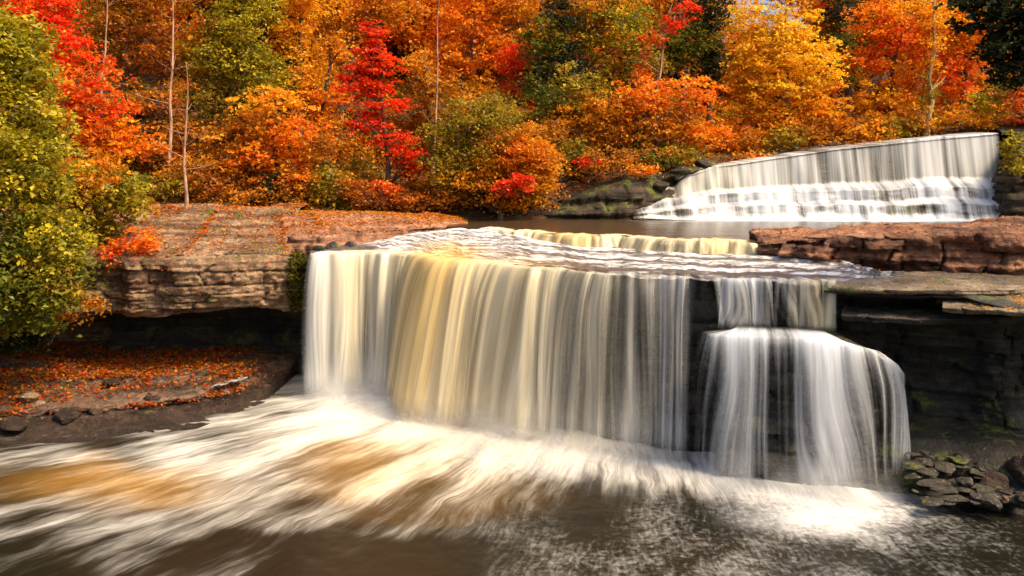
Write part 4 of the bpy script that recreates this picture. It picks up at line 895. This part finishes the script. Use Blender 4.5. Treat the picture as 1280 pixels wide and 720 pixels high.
# far wood behind the single trees
r = np.random.default_rng(77); B = []; tr_ = []
for i in range(150):
    Y = r.uniform(46, 74); pxc = r.uniform(-200, 1450); X = float(PX(pxc, Y)); z0 = float(ground_z(np.array(X), np.array(Y)))
    hgt = r.uniform(8, 13)
    if 890 < pxc < 1010: hgt = r.uniform(3, 5.5)
    pal = r.choice(['orange', 'amber', 'brown', 'olive', 'gold', 'green', 'rust', 'dark', 'orange', 'brown'])
    if pxc > 880: pal = r.choice(['orange', 'gold', 'redor', 'amber', 'orange', 'olive', 'yellow'])
    for q in range(3):
        B.append((X + r.normal()*1.2, Y + r.normal(), z0 + hgt*(.35 + .27*q), r.uniform(1.6, 2.6)*(1.15-.2*q), 1.5, hgt*.2, pal))
    tr_.append(tube(np.array([(X, Y, z0-.2), (X + r.normal()*.2, Y, z0 + hgt*.5), (X + r.normal()*.3, Y, z0 + hgt)]), [.2, .13, .04], 6))
C, c = crown_points(B, .24, 2.1, r, .9, .35)
V1, f1, c = leaf_quads(C, .24, c, r=r)
V2, f2 = join(tr_); V, f = join([(V1, f1), (V2, f2)])
link('distant_wood', mesh_from('distant_wood', V, f, [M_leaf, M_bark], facecol=np.concatenate([c, np.zeros((len(f2), 3))]), smooth=False, matidx=np.r_[np.zeros(len(f1)), np.ones(len(f2))]),
     label='autumn wood covering the hillside far behind the single trees', cat='wood', kind='stuff')

# ------------------------------------------------------------------ boulders
def boulder(name, label, px, py, Y, rx, ry, rz, mat, seed, group=None):
    r = np.random.default_rng(seed)
    n = 34; u = np.linspace(0, math.pi, n); v = np.linspace(0, 2*math.pi, 2*n, endpoint=True)
    U, W = np.meshgrid(u, v, indexing='ij'); D = np.stack([np.sin(U)*np.cos(W), np.sin(U)*np.sin(W), np.cos(U)], -1)
    N = r.normal(size=(14, 3)); N /= np.linalg.norm(N, axis=1)[:, None]; ds = r.uniform(.72, 1.0, 14)
    dot = D @ N.T; R = np.where(dot > .05, ds/np.maximum(dot, .05), 9.).min(-1); R = np.minimum(R, 1.15)
    R = R*(1 + .18*fbm(D[..., 0]*3, D[..., 1]*3, D[..., 2]*3, 4, seed))
    P = D*R[..., None]*np.array([rx, ry, rz])
    X, Z = float(PX(px, Y)), float(PZ(py, Y))
    o = link(name, mesh_from(name, P.reshape(-1, 3), grid_faces(n, 2*n), mat), label=label, cat='boulder', group=group)
    o.location = (X, Y, Z); o.rotation_euler = (r.uniform(-.2, .2), r.uniform(-.2, .2), r.uniform(0, 3))
    return o
GB = 'boulders at the foot of the right hand wall'
boulder('boulder', 'squarish brown boulder below the hollow at right, lying in front of the pale rubble', 1243, 604, 16.9, .36, .28, .20, M_boulder, 1, GB)
boulder('boulder', 'larger brown boulder cut off by the right edge of the photo', 1282, 586, 16.8, .34, .34, .36, M_boulder, 2, GB)
boulder('boulder', 'small mossy boulder left of the squarish brown one', 1206, 603, 16.8, .16, .14, .11, M_rubble, 3, GB)
boulder('boulder', 'flat grey stone at the water edge below the brown boulders', 1232, 625, 16.3, .30, .22, .10, M_rubble, 4, GB)
boulder('boulder', 'small pale stone at the water edge near the right side', 1257, 624, 16.2, .06, .06, .05, M_cliff, 5, GB)
boulder('boulder', 'reddish stone at the water edge in the right corner', 1278, 622, 16.2, .16, .14, .10, M_boulder, 6, GB)
GL = 'stones along the left bank'
for i, (a, b, Y, s, lb) in enumerate([(35, 497, 22.6, .22, 'pinkish rounded stone on the left bank among the leaves'), (48, 505, 22.3, .15, 'smaller pale stone leaning on the pinkish rounded stone'), (85, 520, 21.9, .28, 'flat brown stone at the lower left bank'),
        (140, 478, 23.8, .18, 'dark stone in the middle of the leaf covered bank'), (18, 530, 21.3, .3, 'wide low stone at the left edge of the photo near the water'), (190, 500, 22.9, .2, 'low brown stone on the bank above the black wet shelf')]):
    boulder('stone', lb, a, b, Y, s*1.3, s, s*.62, M_cliff if i < 2 else M_bankrock, 20+i, GL)['category'] = 'stone'
for i, (a, b, Y, s, lb) in enumerate([(398, 312, 25.3, .16, 'black wet stone at the left end of the main lip'), (415, 309, 25.7, .2, 'second black stone from the cliff along the main lip'), (437, 308, 26.1, .18, 'third black stone along the back of the lip, beside white water')]):
    boulder('stone', lb, a, b, Y, s*1.3, s, s*.7, M_dark, 40+i, 'black stones at the left end of the lip')['category'] = 'stone'

for i, (a, b, Y, s_, lb) in enumerate([(856, 214, 33.4, .34, 'dark stone at the left end of the upper lip'), (884, 206, 33.8, .40, 'widest dark stone on the upper lip, below the yellow tree'), (826, 232, 32.9, .28, 'dark stone beside the ragged left end of the upper falls')]):
    boulder('stone', lb, a, b, Y, s_*1.5, s_, s_*.5, M_farrock, 60+i, 'dark stones along the left part of the upper lip')['category'] = 'stone'

r = np.random.default_rng(314); parts = []
n = 20; U, W = np.meshgrid(np.linspace(0, math.pi, n), np.linspace(0, 2*math.pi, 2*n), indexing='ij')
D = np.stack([np.sin(U)*np.cos(W), np.sin(U)*np.sin(W), np.cos(U)], -1)
for i in range(90):
    a = r.uniform(1142, 1420); b = r.uniform(562, 630); Y = 17.7 - (b-562)/66*1.4; sz = r.uniform(.04, .15)*(1.3 if r.random() < .2 else 1)
    N = r.normal(size=(9, 3)); N /= np.linalg.norm(N, axis=1)[:, None]; ds = r.uniform(.55, 1.0, 9); dot = D @ N.T
    Rr = np.minimum(np.where(dot > .05, ds/np.maximum(dot, .05), 9.).min(-1), 1.2)
    P = D*Rr[..., None]*np.array([1.9, 1.2, .32])*sz; t_ = r.uniform(0, 3.1); ca, sa = math.cos(t_), math.sin(t_)
    P = np.stack([P[..., 0]*ca - P[..., 1]*sa, P[..., 0]*sa + P[..., 1]*ca, P[..., 2]], -1) + np.array([float(PX(a, Y)), Y, float(PZ(b, Y))])
    parts.append((P.reshape(-1, 3), grid_faces(n, 2*n)))
V, f = join(parts)
link('rubble', mesh_from('rubble', V, f, M_rubble, smooth=False), label='broken flat rubble heaped at the foot of the dark right hand wall', cat='rubble', kind='stuff')
